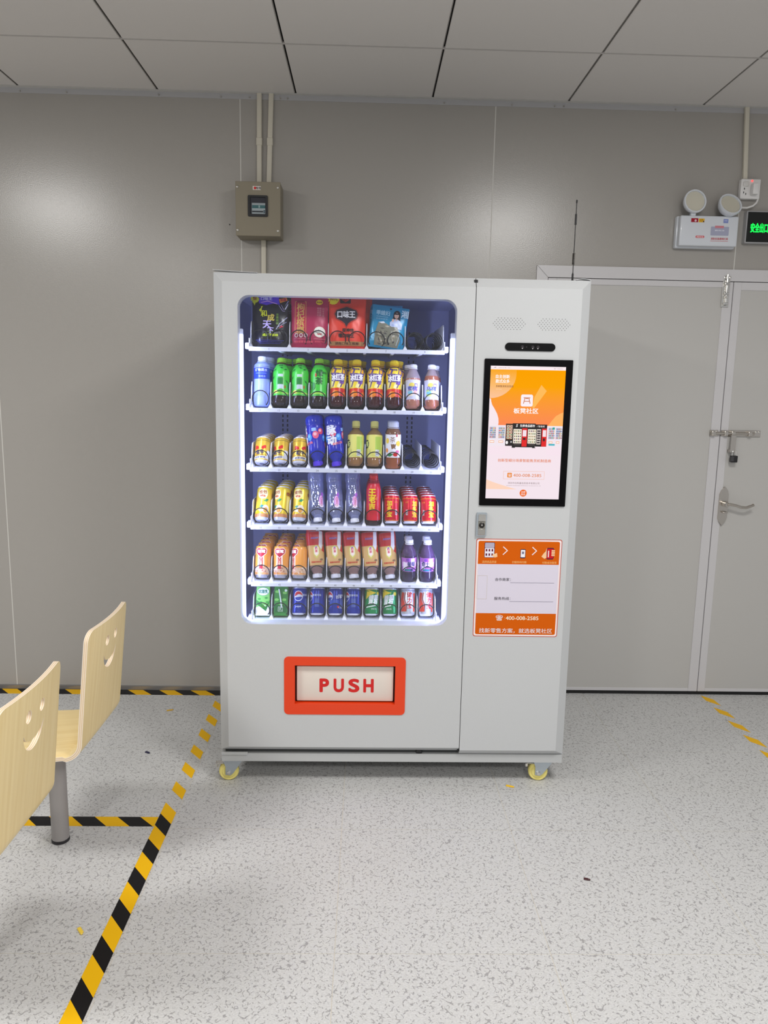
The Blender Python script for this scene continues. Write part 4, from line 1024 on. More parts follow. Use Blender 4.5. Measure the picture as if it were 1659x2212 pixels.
RPROF = [(0.018, 0), (0.024, 0.002), (0.0275, 0.009), (0.0270, 0.025), (0.0262, 0.04), (0.0275, 0.06), (0.0262, 0.09), (0.0272, 0.115), (0.0262, 0.135), (0.021, 0.152), (0.0152, 0.163), (0.0138, 0.168), (0.0136, 0.172)]
bottle('red', RPROF, 0.0150, 0.014, mat((40, 10, 20), 0.12), [(0.022, mat((206, 16, 44), 0.3)), (0.155, mat((150, 10, 34), 0.2))], mat((214, 24, 34), 0.4), art_red)
def art_jdb(turn):
    def f(p, r, H_):
        p.vtext('加多宝', turn, 0.074, 0.019, (242, 206, 44), bold=0.05, gap=1.08)
        p.vtext('加多宝', turn+r*PI*(0.66 if turn < 0 else -0.66), 0.074, 0.019, (242, 206, 44), bold=0.05, gap=1.08)
        p.rect(-r*3.1, H_-0.0145, r*3.1, H_-0.0135, (242, 206, 44)); p.rect(-r*3.1, 0.0105, r*3.1, 0.0112, (242, 206, 44))
        x = turn+(0.026 if turn < 0 else -0.030)
        p.rect(x-0.004, 0.03, x+0.004, 0.05, (226, 210, 214))
        for k in range(5): p.rect(x-0.0035+k*0.0016, 0.032, x-0.0028+k*0.0016, 0.048, (60, 30, 40)); p.k -= 1
        p.text('凉茶', x, 0.078, 0.006, (240, 140, 60), bold=0.02); p.k += 1
    return f
can('herb', 0.106, 0.0290, (206, 18, 44), art_jdb(-0.010), rim=(214, 216, 226), foot=0.008)
can('herb_turned', 0.106, 0.0290, (206, 18, 44), art_jdb(0.012), rim=(214, 216, 226), foot=0.008)

# -- shelf five
def art_congee(turn):
    def f(p, r, H_):
        def P(pts): return [(a+turn, b) for a, b in pts]
        p.rect(-r*3.1, 0.013, r*3.1, 0.040, (226, 190, 160))
        for k in range(46): p.ell(random.uniform(-r*2, r*2), random.uniform(0.015, 0.042), 0.0030, 0.0022, random.choice([(240, 214, 186), (206, 150, 120), (250, 236, 220), (190, 120, 100)]), 8); p.k -= 1
        p.k += 1
        p.rect(-0.006+turn, 0.034, 0.006+turn, 0.090, (196, 34, 60)); p.poly(P([(-0.010, 0.030), (-0.006, 0.060), (-0.009, 0.090), (-0.013, 0.090), (-0.013, 0.034)]), (248, 236, 226)); p.poly(P([(0.008, 0.040), (0.006, 0.090), (0.010, 0.090), (0.012, 0.045)]), (248, 236, 226))
        heart = P([(0, 0.076), (-0.018, 0.092), (-0.020, 0.104), (-0.014, 0.110), (-0.006, 0.110), (0, 0.107), (0.006, 0.110), (0.014, 0.110), (0.020, 0.104), (0.018, 0.092)])
        p.poly([(a*1.12-turn*0.12, 0.096+(b-0.096)*1.12) for a, b in heart], (250, 236, 232)); p.poly(heart, (182, 16, 44))
        p.text('银鹭', turn, 0.099, 0.012, (250, 240, 240), bold=0.04, width=0.030); p.vtext('八宝粥', turn, 0.070, 0.008, (246, 200, 160), bold=0.03)
    return f
CTOP = (244, 176, 50)
can('congee', 0.118, 0.0290, (238, 158, 60), art_congee(-0.004), rim=(150, 150, 160), top=CTOP, foot=0.012, metal=0.0)
can('congee_turned', 0.118, 0.0290, (238, 158, 60), art_congee(-0.026), rim=(150, 150, 160), top=CTOP, foot=0.012, metal=0.0)
def art_milk(p, r, H_):
    p.rect(-r*3.1, 0.120, r*3.1, 0.172, (190, 22, 36)); p.rect(-r*3.1, 0.046, r*3.1, 0.121, (204, 166, 106))
    p.poly([(0.014, 0.172), (0.026, 0.172), (0.024, 0.120), (0.019, 0.104), (0.010, 0.120)], (228, 226, 232)); p.poly([(0.020, 0.10), (0.032, 0.13), (0.034, 0.09)], (196, 22, 36))
    p.text('ASSAM', -0.004, 0.148, 0.007, (110, 120, 200), bold=0.03, width=0.026)
    p.poly([(-0.012, 0.084), (0.0, 0.070), (0.012, 0.084), (0.012, 0.114), (0.0, 0.122), (-0.012, 0.114)], (206, 196, 96)); p.poly([(-0.0095, 0.088), (0.0, 0.078), (0.0095, 0.088), (0.0095, 0.112), (0.0, 0.118), (-0.0095, 0.112)], (232, 222, 190))
    p.rect(-0.0048, 0.086, 0.0048, 0.116, (246, 226, 226)); p.vtext('奶茶', 0.0, 0.109, 0.0095, (206, 40, 80), bold=0.03); p.rect(-0.0035, 0.112, 0.0035, 0.116, (120, 110, 190))
    p.text('焦糖风味奶茶', -0.002, 0.058, 0.0065, (200, 60, 40), bold=0.03, width=0.040); p.ell(0.018, 0.066, 0.006, 0.004, (130, 100, 70))
MPROF = [(0.024, 0), (0.0325, 0.003), (0.0340, 0.012), (0.0335, 0.035), (0.0320, 0.060), (0.0305, 0.090), (0.0295, 0.115), (0.0275, 0.132), (0.022, 0.146), (0.0175, 0.154), (0.0172, 0.159)]
bottle('milktea', MPROF, 0.0178, 0.016, mat((150, 116, 116), 0.1, alpha=0.78), [(0.046, mat((204, 166, 106), 0.3)), (0.172, mat((226, 220, 230), 0.1, alpha=0.6))], mat((232, 234, 246), 0.3, alpha=0.85), art_milk, inverted=True, sq=3.2)
def art_grape(turn, txt):
    def f(p, r, H_):
        p.rect(-r*2.3, 0.042, r*2.3, 0.094, (172, 104, 196)); p.rect(-0.030, 0.060, 0.03, 0.078, (226, 190, 236)); p.poly([(-0.026, 0.050), (-0.012, 0.046), (-0.008, 0.072), (-0.022, 0.080)], (236, 226, 246)); p.rect(0.006, 0.078, 0.022, 0.092, (236, 232, 246))
        p.text(txt, turn, 0.071, 0.018, (44, 50, 110), bold=0.04, width=0.030); p.rect(-0.018, 0.044, 0.016, 0.052, (30, 120, 140)); p.ell(0.012, 0.05, 0.006, 0.005, (70, 30, 110)); p.rect(-0.012, 0.082, 0.0, 0.092, (120, 60, 170), r=0.002)
    return f
PPROF = [(0.014, 0), (0.022, 0.001), (0.0265, 0.009), (0.0280, 0.020), (0.0272, 0.036), (0.0272, 0.045), (0.0278, 0.092), (0.0275, 0.100), (0.024, 0.116), (0.016, 0.132), (0.0125, 0.140), (0.0122, 0.146)]
bottle('grape', PPROF, 0.0148, 0.014, mat((40, 26, 62), 0.12, alpha=0.94), [(0.100, mat((120, 90, 145), 0.1, alpha=0.35))], mat((238, 238, 246), 0.4), art_grape(0.008, '葡萄'))
bottle('grape_turned', PPROF, 0.0148, 0.014, mat((40, 26, 62), 0.12, alpha=0.94), [(0.094, mat((120, 90, 145), 0.1, alpha=0.35))], mat((238, 238, 246), 0.4), art_grape(-0.008, '奇士'))

# -- bottom shelf
def carton(kind, art, straw):
    root = empty('drink_carton'); w_, d_, h_ = 0.0255, 0.019, 0.108
    b = MB(); b.bevbox(-w_, w_, -d_, d_, 0, h_, mat((120, 192, 92), 0.35), 0.0015, 1); b.bevbox(-w_*0.98, w_*0.98, -0.002, 0.002, h_-0.001, h_+0.006, mat((150, 206, 120), 0.35), 0.001, 1); b.build('box', root)
    if straw:
        s_ = MB(); s_.tube([(0.004, -d_-0.003, 0.03), (-0.002, -d_-0.003, 0.07), (-0.008, -d_-0.003, 0.10)], 0.0026, mat((226, 236, 230), 0.3, alpha=0.8), 8); s_.build('straw', root)
    p_ = Print(front(-d_), step=0.00003); art(p_, w_, h_); p_.build('label_print', root)
    PROTO[kind] = (root, d_, h_)
def art_carton1(p, w_, h_):
    p.poly([(-w_, 0.030), (0.0, 0.040), (w_, 0.034), (w_, 0.0), (-w_, 0.0)], (226, 232, 232)); p.poly([(-w_, 0.044), (0.012, 0.016), (w_, 0.05), (w_, 0.06), (0.010, 0.034), (-w_, 0.06)], (40, 120, 50))
    p.ell(0.0, 0.090, 0.023, 0.016, (44, 128, 72), 28); p.ell(0.0, 0.090, 0.0215, 0.0145, (226, 240, 232), 28); p.text('优酸乳', 0.0, 0.090, 0.014, (24, 112, 80), bold=0.04, width=0.036)
    for x, z in ((-0.014, 0.062), (0.012, 0.066), (0.016, 0.05), (-0.008, 0.05)): p.ell(x, z, 0.006, 0.004, (60, 150, 60))
def art_carton2(p, w_, h_):
    p.rect(-w_, 0.0, w_, h_, (52, 130, 56)); 
    for x, z in ((-0.014, 0.09), (0.014, 0.086), (0.012, 0.06), (-0.016, 0.06), (0.0, 0.04), (0.016, 0.036)): p.ell(x, z, 0.008, 0.005, (120, 190, 90))
    p.rect(-0.022, 0.012, 0.022, 0.040, (34, 104, 52), r=0.003); p.frame(-0.010, 0.016, 0.008, 0.034, 0.0014, (206, 226, 206)); p.text('乳', -0.001, 0.025, 0.012, (206, 226, 206)); p.ell(0.018, 0.095, 0.005, 0.005, (220, 235, 220))
carton('carton_oval', art_carton1, False); carton('carton_straw', art_carton2, True)
def art_cola(turn):
    def f(p, r, H_):
        def globe(x):
            p.ell(x, 0.070, 0.0175, 0.0195, (226, 230, 246), 28); c = (x, 0.070); R_ = 0.0155
            up = [(c[0]+R_*math.cos(math.radians(a)), c[1]+R_*1.1*math.sin(math.radians(a))) for a in range(8, 190, 12)]
            p.poly(up+[(c[0]-R_*0.55, c[1]+0.001), (c[0]-R_*0.1, c[1]+0.006), (c[0]+R_*0.4, c[1]+0.006)], (208, 30, 44))
            dn = [(c[0]+R_*math.cos(math.radians(a)), c[1]+R_*1.1*math.sin(math.radians(a))) for a in range(200, 355, 12)]
            p.poly(dn+[(c[0]+R_*0.6, c[1]-0.003), (c[0]+R_*0.1, c[1]-0.008), (c[0]-R_*0.4, c[1]-0.008)], (24, 60, 176))
        globe(turn); globe(turn+(r*PI if turn < 0 else -r*PI))
        x = turn+(0.034 if turn <= 0 else -0.036)
        p.rect(x-0.008, 0.03, x+0.008, 0.062, (70, 90, 170)); p.text('百事可乐', x, 0.074, 0.008, (210, 220, 250), bold=0.03)
        p.text('pepsi', turn, 0.030, 0.009, (200, 212, 250), bold=0.03)
        for k in range(26): p.ell(random.uniform(-r*3, r*3), random.uniform(0.012, 0.03), 0.0008, 0.0008, (120, 150, 240), 6); p.k -= 1
        p.k += 1
    return f
can('cola', 0.102, 0.0285, (16, 44, 156), art_cola(-0.003), rim=(214, 216, 228))
can('cola_turned', 0.102, 0.0285, (16, 44, 156), art_cola(-0.036), rim=(214, 216, 228))
def art_cola_text(p, r, H_):
    art_cola(0.062)(p, r, H_); p.text('百事', 0.013, 0.068, 0.012, (230, 234, 250), bold=0.03, rot=0.1); p.rect(-0.024, 0.04, 0.012, 0.056, (40, 72, 170)); p.ell(0.010, 0.030, 0.004, 0.0045, (210, 40, 50)); p.text('Cola', 0.019, 0.028, 0.006, (220, 226, 246))
can('cola_text', 0.102, 0.0285, (16, 44, 156), art_cola_text, rim=(214, 216, 228))
def art_lime(turn):
    def f(p, r, H_):
        p.poly([(-0.030+turn, 0.098), (0.018+turn, 0.098), (0.012+turn, 0.084), (-0.010+turn, 0.076), (-0.028+turn, 0.060)], (244, 216, 40)); p.ell(0.024+turn*0.5, 0.082, 0.007, 0.007, (236, 220, 60))
        p.text('雪碧', 0.003+turn, 0.060, 0.034, (236, 242, 240), bold=0.05, width=0.038, shear=0.25, rot=0.12); p.poly([(-0.026+turn, 0.028), (0.012+turn, 0.036), (0.012+turn, 0.039), (-0.026+turn, 0.032)], (236, 242, 240)); p.text('SPRITE', 0.004+turn, 0.024, 0.005, (210, 232, 220), bold=0.02)
    return f
can('lime', 0.102, 0.0285, (8, 140, 76), art_lime(0.004), rim=(214, 216, 228))
can('lime_turned', 0.102, 0.0285, (8, 140, 76), art_lime(-0.008), rim=(214, 216, 228))
def art_silver(turn):
    def f(p, r, H_):
        Rr = (206, 62, 42)
        p.poly([(-0.030, 0.016), (-0.008, 0.016), (-0.010, 0.040), (-0.018, 0.062), (-0.014, 0.086), (-0.026, 0.090), (-0.034, 0.06)], Rr); p.poly([(0.030, 0.016), (0.020, 0.016), (0.024, 0.05), (0.022, 0.084), (0.034, 0.088)], Rr)
        p.poly([(-0.006, 0.016), (-0.004, 0.040), (-0.013, 0.064), (-0.008, 0.088), (-0.011, 0.088), (-0.016, 0.064), (-0.008, 0.040), (-0.009, 0.016)], (150, 40, 34))
        p.vtext('健力宝', 0.006+turn, 0.079, 0.019, (200, 32, 40), bold=0.03, gap=1.1)
    return f
can('silver', 0.102, 0.0285, (206, 210, 218), art_silver(0.0), rim=(214, 216, 228), metal=0.6)
can('silver_turned', 0.102, 0.0285, (206, 210, 218), art_silver(0.005), rim=(214, 216, 228), metal=0.6)

# -- pouches on the top shelf
def pouch(kind, w_, h_, th, col, art, round_top=0.012, sides=None, finish=0.3, flat_top=0.16):
    root = empty('snack_pouch'); NX, NZ = 18, 26
    def depth(x, z):
        u = min(1, abs(x)/(w_/2)); v = z/h_
        fx = max(0.0, 1-u**2.6); fz = 1.0 if v < 0.25 else max(0.0, 1-((v-0.25)/(1-0.25))**1.5)
        fz *= min(1, 0.55+v*4)
        return 0.0012+th*0.5*(fx**0.8)*fz
    def wid(z):
        v = z/h_; e = 1.0
        if z < 0.006: e = 0.975+0.025*z/0.006
        return (w_/2)*e*(1-0.03*math.sin(v*PI))
    def crease(x, z): return 0.0012*math.sin(x*190+z*60)*math.sin(z*90+x*25)*max(0, 1-(z/h_)**2)
    surf = lambda x, z, off: (x, -depth(x, z)-crease(x, z)-off, z)
    b = MB(); vs = []; fs = []
    for sgn in (-1, 1):
        for j in range(NZ+1):
            z = h_*j/NZ
            for i in range(NX+1):
                x = -wid(z)+2*wid(z)*i/NX
                y = sgn*(depth(x, z)+(crease(x, z) if sgn < 0 else 0)); vs.append((x, y, z))
    nn = (NX+1)*(NZ+1)
    for j in range(NZ):
        for i in range(NX):
            a = j*(NX+1)+i; fs.append((a, a+1, a+NX+2, a+NX+1)); a += nn; fs.append((a, a+NX+1, a+NX+2, a+1))
    for j in range(NZ):
        for e in (0, NX):
            a = j*(NX+1)+e; f = (a, a+NX+1, a+NX+1+nn, a+nn); fs.append(f if e == 0 else f[::-1])
    for i in range(NX):
        fs.append((i, i+nn, i+1+nn, i+1)); a = NZ*(NX+1)+i; fs.append((a, a+1, a+1+nn, a+nn))
    b.add(vs, fs, mat(col, finish, 0.05)); b.build('bag', root, ang=1.2)
    p_ = Print(surf, cut=(0.006, 0.006), step=0.00014, base=0.0004, rough=finish)
    art(p_, w_, h_); p_.build('label_print', root)
    PROTO[kind] = (root, th/2, h_); return root, surf
def art_black(p, w_, h_):
    YL = (214, 220, 40); LI = (206, 190, 250)
    p.poly([(-0.045, h_-0.003), (0.030, h_-0.003), (0.030, h_-0.020), (0.034, h_-0.034), (0.010, h_-0.030), (-0.014, h_-0.036), (-0.040, h_-0.030)], (92, 50, 214)); p.text('口味王', -0.014, h_-0.013, 0.011, (226, 224, 250), bold=0.04, width=0.040); p.poly([(-0.034, h_-0.026), (-0.01, h_-0.020), (0.024, h_-0.030), (0.024, h_-0.032), (-0.01, h_-0.023), (-0.034, h_-0.028)], (240, 180, 240))
    p.star(-0.056, h_-0.012, 0.012, 0.017, 12, YL); p.poly([(-0.064, h_-0.022), (-0.050, h_-0.02), (-0.056, h_-0.038)], YL); p.text('惊', -0.056, h_-0.012, 0.013, (150, 50, 40), bold=0.03)
    p.poly([(0.030, h_-0.014), (0.056, h_-0.008), (0.060, h_-0.018), (0.034, h_-0.028)], (246, 150, 40)); p.text('加量', 0.045, h_-0.016, 0.010, (200, 30, 60), bold=0.04, rot=0.1)
    p.line(0.030, h_-0.036, 0.044, h_-0.056, 0.0012, LI); p.line(0.044, h_-0.056, 0.052, h_-0.056, 0.0012, LI); p.line(0.038, h_-0.034, 0.048, h_-0.052, 0.0010, LI)
    p.poly([(0.050, h_-0.050), (0.062, h_-0.028), (0.062, h_-0.034), (0.054, h_-0.050)], (226, 226, 246)); p.poly([(0.050, h_-0.040), (0.064, h_-0.022), (0.063, h_-0.018)], (180, 180, 230))
    p.poly([(-0.040, h_-0.054), (-0.032, h_-0.046), (-0.033, h_-0.041), (-0.026, h_-0.040), (-0.030, h_-0.048), (-0.030, h_-0.058), (-0.034, h_-0.060)], YL)
    p.text('和', -0.022, h_-0.066, 0.022, YL, bold=0.03, rot=0.1); p.text('成', 0.003, h_-0.080, 0.024, (222, 200, 90), bold=0.03); p.text('天', -0.010, h_-0.105, 0.026, LI, bold=0.035); p.text('下', 0.002, h_-0.126, 0.020, LI, bold=0.035)
    p.vtext('青果槟榔', 0.026, h_-0.070, 0.009, (120, 160, 60), bold=0.01); p.line(0.036, h_-0.10, 0.060, h_-0.078, 0.0022, (190, 190, 226)); p.line(0.030, h_-0.112, 0.058, h_-0.094, 0.0016, (170, 170, 216)); p.line(0.022, h_-0.122, 0.036, h_-0.098, 0.0020, (206, 206, 236)); p.poly([(0.032, h_-0.118), (0.048, h_-0.112), (0.040, h_-0.106)], (196, 24, 60))
    p.rect(-0.028, 0.036, 0.032, 0.047, (40, 56, 40), r=0.003); p.text('成天下槟榔', 0.002, 0.0415, 0.009, (206, 226, 50), bold=0.03, width=0.054); p.rect(-0.020, 0.052, 0.014, 0.054, (90, 110, 60))
    for k in range(3): p.rect(-0.05+k*0.006, 0.022-k*0.005, 0.05-k*0.006, 0.024-k*0.005, (46, 44, 120))
pouch('black', 0.132, 0.183, 0.050, (14, 13, 30), art_black, finish=0.22)
def art_magenta(p, w_, h_):
    GO = (226, 176, 96)
    p.rect(-0.052, h_-0.128, -0.012, h_-0.016, (196, 40, 76)); p.frame(-0.052, h_-0.128, -0.012, h_-0.016, 0.0014, GO)
    p.rect(-0.046, h_-0.020, -0.018, h_-0.012, (150, 20, 60)); p.vtext('枸杞槟榔', -0.032, h_-0.036, 0.027, GO, bold=0.02, gap=1.0)
    p.ell(0.034, h_-0.018, 0.012, 0.009, (246, 214, 40)); p.text('净含量', 0.034, h_-0.018, 0.006, (130, 70, 20), bold=0.02)
    p.vtext('精选枸杞', 0.030, h_-0.040, 0.007, (220, 150, 160)); p.vtext('精选槟榔', 0.038, h_-0.040, 0.007, (220, 150, 160)); p.vtext('回味甘甜', 0.048, h_-0.042, 0.007, (214, 140, 150))
    p.ell(0.036, 0.056, 0.020, 0.019, (244, 232, 210), 28); p.ell(0.036, 0.056, 0.018, 0.017, (250, 246, 236), 28)
    for a in range(5): p.poly([(0.036, 0.052), (0.036+0.012*math.cos(a*0.6+0.4)-0.003, 0.052+0.013*math.sin(a*0.6+0.4)), (0.036+0.013*math.cos(a*0.6+0.55), 0.052+0.013*math.sin(a*0.6+0.55))], (20, 120, 70)); p.ell(0.030+a*0.003, 0.049-0.001*(a % 2), 0.002, 0.002, (206, 30, 40))
    for k in range(3): p.ell(-0.046+k*0.017, 0.043, 0.0068, 0.0075, (214, 190, 190)); p.ell(-0.046+k*0.017, 0.043, 0.004, 0.0045, (150, 60, 90))
    p.rect(-0.054, 0.031, 0.0, 0.0325, (200, 110, 130)); p.text('枸杞槟榔 食用槟榔', -0.020, 0.020, 0.008, (230, 90, 110), bold=0.02, width=0.066); p.text('Areca Nut', 0.038, 0.022, 0.006, (232, 100, 110)); p.rect(0.016, 0.030, 0.056, 0.032, (206, 120, 130))
pouch('magenta', 0.134, 0.179, 0.048, (178, 20, 78), art_magenta, finish=0.35)
def art_orange(p, w_, h_):
    K = (40, 22, 22)
    p.rect(-0.026, h_-0.024, 0.012, h_-0.002, K, r=0.003)
    for k in range(5): p.poly([(-0.007, h_-0.020), (-0.007+(k-2)*0.006-0.002, h_-0.010), (-0.007+(k-2)*0.0062, h_-0.005), (-0.007+(k-2)*0.006+0.002, h_-0.011)], (226, 44, 30))
    p.star(-0.050, h_-0.008, 0.014, 0.021, 14, (246, 232, 40)); p.text('30元', -0.049, h_-0.008, 0.012, (150, 70, 30), bold=0.03)
    orn = [(-0.044, h_-0.062), (-0.038, h_-0.048), (-0.020, h_-0.042), (-0.002, h_-0.036), (0.016, h_-0.042), (0.032, h_-0.048), (0.038, h_-0.062), (0.032, h_-0.078), (0.014, h_-0.088), (0.004, h_-0.096), (-0.002, h_-0.108), (-0.008, h_-0.096), (-0.018, h_-0.088), (-0.038, h_-0.078)]
    p.poly([(a*1.08+0.0003, (b-(h_-0.064))*1.1+h_-0.064) for a, b in orn], (150, 30, 24)); p.poly([(a*1.03, (b-(h_-0.064))*1.04+h_-0.064) for a, b in orn], (236, 70, 40)); p.poly(orn, (38, 30, 44))
    p.text('口味王', -0.003, h_-0.063, 0.024, (244, 244, 246), bold=0.05, width=0.062)
    p.text('提神快', 0.004, 0.064, 0.013, K, bold=0.03, width=0.040); p.text('嚼口味王', -0.002, 0.045, 0.014, K, bold=0.04, width=0.054)
    p.rect(-w_*0.46, 0.010, w_*0.46, 0.025, (178, 130, 80)); p.text('湖南口味王槟榔', 0.0, 0.0175, 0.010, (90, 46, 30), bold=0.02, width=0.084)
pouch('orange', 0.134, 0.183, 0.052, (228, 54, 28), art_orange, finish=0.32)
def art_azure(p, w_, h_):
    L_ = (150, 206, 232)
    p.ell(0.0, h_-0.010, 0.0035, 0.0035, (20, 60, 90), 14)
    p.text('乖媳妇', -0.026, h_-0.027, 0.017, (176, 220, 240), bold=0.03, width=0.048); p.rect(-0.048, h_-0.042, -0.006, h_-0.040, L_); p.text('香脆槟榔芋', -0.028, h_-0.049, 0.006, L_, width=0.042)
    p.text('湘', 0.052, h_-0.022, 0.026, (206, 232, 244), bold=0.03)
    # printed portrait of a woman in a pale coat
    p.ell(0.024, h_-0.028, 0.0125, 0.0155, (26, 22, 34)); p.poly([(0.012, h_-0.03), (0.036, h_-0.03), (0.038, h_-0.050), (0.030, h_-0.046), (0.016, h_-0.046), (0.010, h_-0.050)], (26, 22, 34)); p.ell(0.023, h_-0.031, 0.0082, 0.0108, (236, 196, 176))
    p.poly([(0.014, h_-0.022), (0.032, h_-0.022), (0.030, h_-0.027), (0.022, h_-0.024), (0.015, h_-0.028)], (26, 22, 34)); p.ell(0.020, h_-0.031, 0.0011, 0.0007, (40, 26, 26), 8); p.ell(0.0265, h_-0.031, 0.0011, 0.0007, (40, 26, 26), 8); p.rect(0.0205, h_-0.0375, 0.0258, h_-0.0367, (196, 70, 80))
    p.poly([(0.004, h_-0.078), (0.002, h_-0.058), (0.014, h_-0.047), (0.020, h_-0.044), (0.028, h_-0.044), (0.036, h_-0.048), (0.046, h_-0.060), (0.046, h_-0.080)], (196, 208, 240)); p.poly([(0.020, h_-0.044), (0.028, h_-0.044), (0.024, h_-0.052)], (236, 196, 176)); p.line(0.010, h_-0.066, 0.034, h_-0.072, 0.006, (170, 186, 230)); p.ell(0.012, h_-0.050, 0.004, 0.006, (236, 196, 176))
    # clear window with the nuts behind it
    win_ = [(-0.044, 0.006), (0.040, 0.004), (0.046, 0.03), (0.040, 0.060), (0.030, 0.078), (0.010, 0.076), (-0.012, 0.086), (-0.038, 0.088), (-0.046, 0.05)]
    p.poly(win_, (128, 128, 112))
    rnd = random.Random(7)
    for k in range(46):
        x, z = rnd.uniform(-0.038, 0.036), rnd.uniform(0.010, 0.080)
        if x > 0.0 and z > 0.070: continue
        a = rnd.uniform(0, PI); c, s_ = math.cos(a), math.sin(a); l_ = rnd.uniform(0.006, 0.010)
        p.poly([(x+c*l_, z+s_*l_), (x-s_*0.0035, z+c*0.0035), (x-c*l_, z-s_*l_), (x+s_*0.0035, z-c*0.0035)], rnd.choice([(158, 154, 132), (96, 92, 84), (182, 176, 158), (120, 114, 100), (70, 66, 66), (142, 134, 108)])); p.k -= 1
    p.k += 1
    p.poly([(-0.038, 0.088), (-0.020, 0.092), (-0.014, 0.086), (-0.026, 0.084)], (226, 232, 240)); p.line(0.034, 0.012, 0.042, 0.05, 0.0014, (210, 222, 236))
pouch('azure', 0.132, 0.150, 0.040, (24, 146, 190), art_azure, finish=0.25)

# ------------------------------------------------------------------ set the goods out
MV = Matrix.Translation((MX, MY, 0)) @ Matrix.Rotation(MROT, 4, 'Z')
used = set()
SHELF = ['top', 'second', 'third', 'fourth', 'fifth', 'bottom']
DEPTH = ['front one of', 'second one in', 'third one in', 'fourth one in', 'fifth one in']
def put(kind, ti, x, y, lean, turn, label, cat, group, roll=0.0, dz=0.0):
    root, r, h_ = PROTO[kind]
    o = root if kind not in used else copy_tree(root); used.add(kind)
    lift = r*math.sin(lean)*0.82 if lean > 0 else 0
    M = MV @ Matrix.Translation((x, y, FLOORZ[ti]-0.0003+lift+dz)) @ Matrix.Rotation(-lean, 4, 'X') @ Matrix.Rotation(roll, 4, 'Y') @ Matrix.Rotation(turn, 4, 'Z')
    o.matrix_world = M
    tag(o, label, cat, group)
ORD = ['first', 'second', 'third', 'fourth', 'fifth']
def lanes(ti, i0, kinds, desc, noun, cat, n_deep, lean=0.0, turns=None, y0=0.113, pitch=None, group=None, roll=0.0, extra=None):
    m = len(kinds); pitch = pitch or (0.082 if ti == 1 else 0.0665)
    for k, kd in enumerate(kinds):
        nd = n_deep[k] if isinstance(n_deep, (list, tuple)) else n_deep
        for q_ in range(nd):
            lane_ = 'its lane' if m == 1 else '%s %s lane from left' % (ORD[k], noun)
            pos = ('at front of', 'second back in', 'third back in', 'fourth back in', 'fifth back in')[q_]
            lb = '%s %s %s, %s shelf' % (desc, pos, lane_, SHELF[ti])
            ln_ = lean if not isinstance(lean, (list, tuple)) else lean[k]
            if q_ and ti in (1, 2) and not kd in ('gold', 'blue'): ln_ = 0.0
            tn = (turns[k] if turns else 0)+(0.0 if q_ == 0 else random.uniform(-0.5, 0.5))
            rl = roll if not isinstance(roll, (list, tuple)) else roll[k]
            if q_ and ti == 1: rl = (0.11 if (k+q_+i0) % 3 else -0.09)      # those waiting behind lean sideways in their lane
            put(kd, ti, lane(i0+k), y0+pitch*q_, ln_, tn, lb, cat, group, rl, 0.003 if q_ and ti == 1 else 0.0)
G = 'goods in the vending machine lanes'
def l5(i): return lane(i, 5)
put('black', 0, l5(0)+0.000, 0.108, 0.05, 0.0, 'black snack pouch with purple top at the front, top shelf', 'snack pouch', 'snack pouches on the top shelf', 0.0)
put('black', 0, l5(0)+0.012, 0.172, 0.02, 0.0, 'second black snack pouch standing behind the front black pouch', 'snack pouch', 'snack pouches on the top shelf', 0.02)
put('magenta', 0, l5(1)+0.002, 0.108, 0.05, 0.0, 'magenta snack pouch with gold vertical lettering on the top shelf', 'snack pouch', 'snack pouches on the top shelf', 0.0)
put('orange', 0, l5(2)-0.002, 0.108, 0.05, 0.0, 'orange red snack pouch with black plaque at the front, top shelf', 'snack pouch', 'snack pouches on the top shelf', 0.0)
put('orange', 0, l5(2)+0.020, 0.172, 0.02, 0.0, 'second orange red snack pouch standing behind the front orange pouch', 'snack pouch', 'snack pouches on the top shelf', 0.0)
put('azure', 0, l5(3)+0.000, 0.105, 0.10, 0.0, 'bright blue nut pouch with clear window tilted at the front, top shelf', 'snack pouch', 'snack pouches on the top shelf', 0.12, 0.004)
put('azure', 0, l5(3)-0.010, 0.172, 0.02, 0.0, 'second bright blue nut pouch standing upright behind the tilted one', 'snack pouch', 'snack pouches on the top shelf', 0.03, 0.014)
lanes(1, 0, ['water'], lean=0.14, desc= 'pale water bottle with blue label and white cap', noun='water', cat='bottle', n_deep=[3], group='water bottles on the second shelf')
lanes(1, 1, ['green']*3, 'green tea bottle with green cap', 'green', 'bottle', [3, 3, 3], turns=[0.0, 0.0, -1.75], group='green tea bottles on the second shelf', lean=0.26)
lanes(1, 4, ['icetea']*4, 'yellow-capped dark red tea bottle', 'yellow-capped', 'bottle', [3, 3, 3, 3], turns=[0.05, 0.0, -0.05, 0.0], group='iced tea bottles on the second shelf', lean=0.26)
lanes(1, 8, ['peach'], lean=0.2, desc= 'clear bottle of peach coloured drink with white cap', noun='clear', cat='bottle', n_deep=[2], group='clear drink bottles on the second shelf')
lanes(1, 9, ['plum'], lean=0.2, desc= 'clear bottle of brown drink with yellow green label', noun='clear', cat='bottle', n_deep=[2], group='clear drink bottles on the second shelf')
lanes(2, 0, ['gold']*3, 'short gold can with red bulls', 'gold', 'can', [4, 4, 3], lean=[0.50, 0.50, 0.46], turns=[-0.2, -0.45, 0.15], group='gold cans on the third shelf', y0=0.106, pitch=0.0640)
lanes(2, 3, ['blue']*2, 'upside-down blue bottle with violet cap', 'blue', 'bottle', [2, 2], lean=[0.18, 0.18], turns=[0.0, 1.25], group='upside-down blue bottles on the third shelf', roll=[-0.10, -0.10], y0=0.112, pitch=0.069)
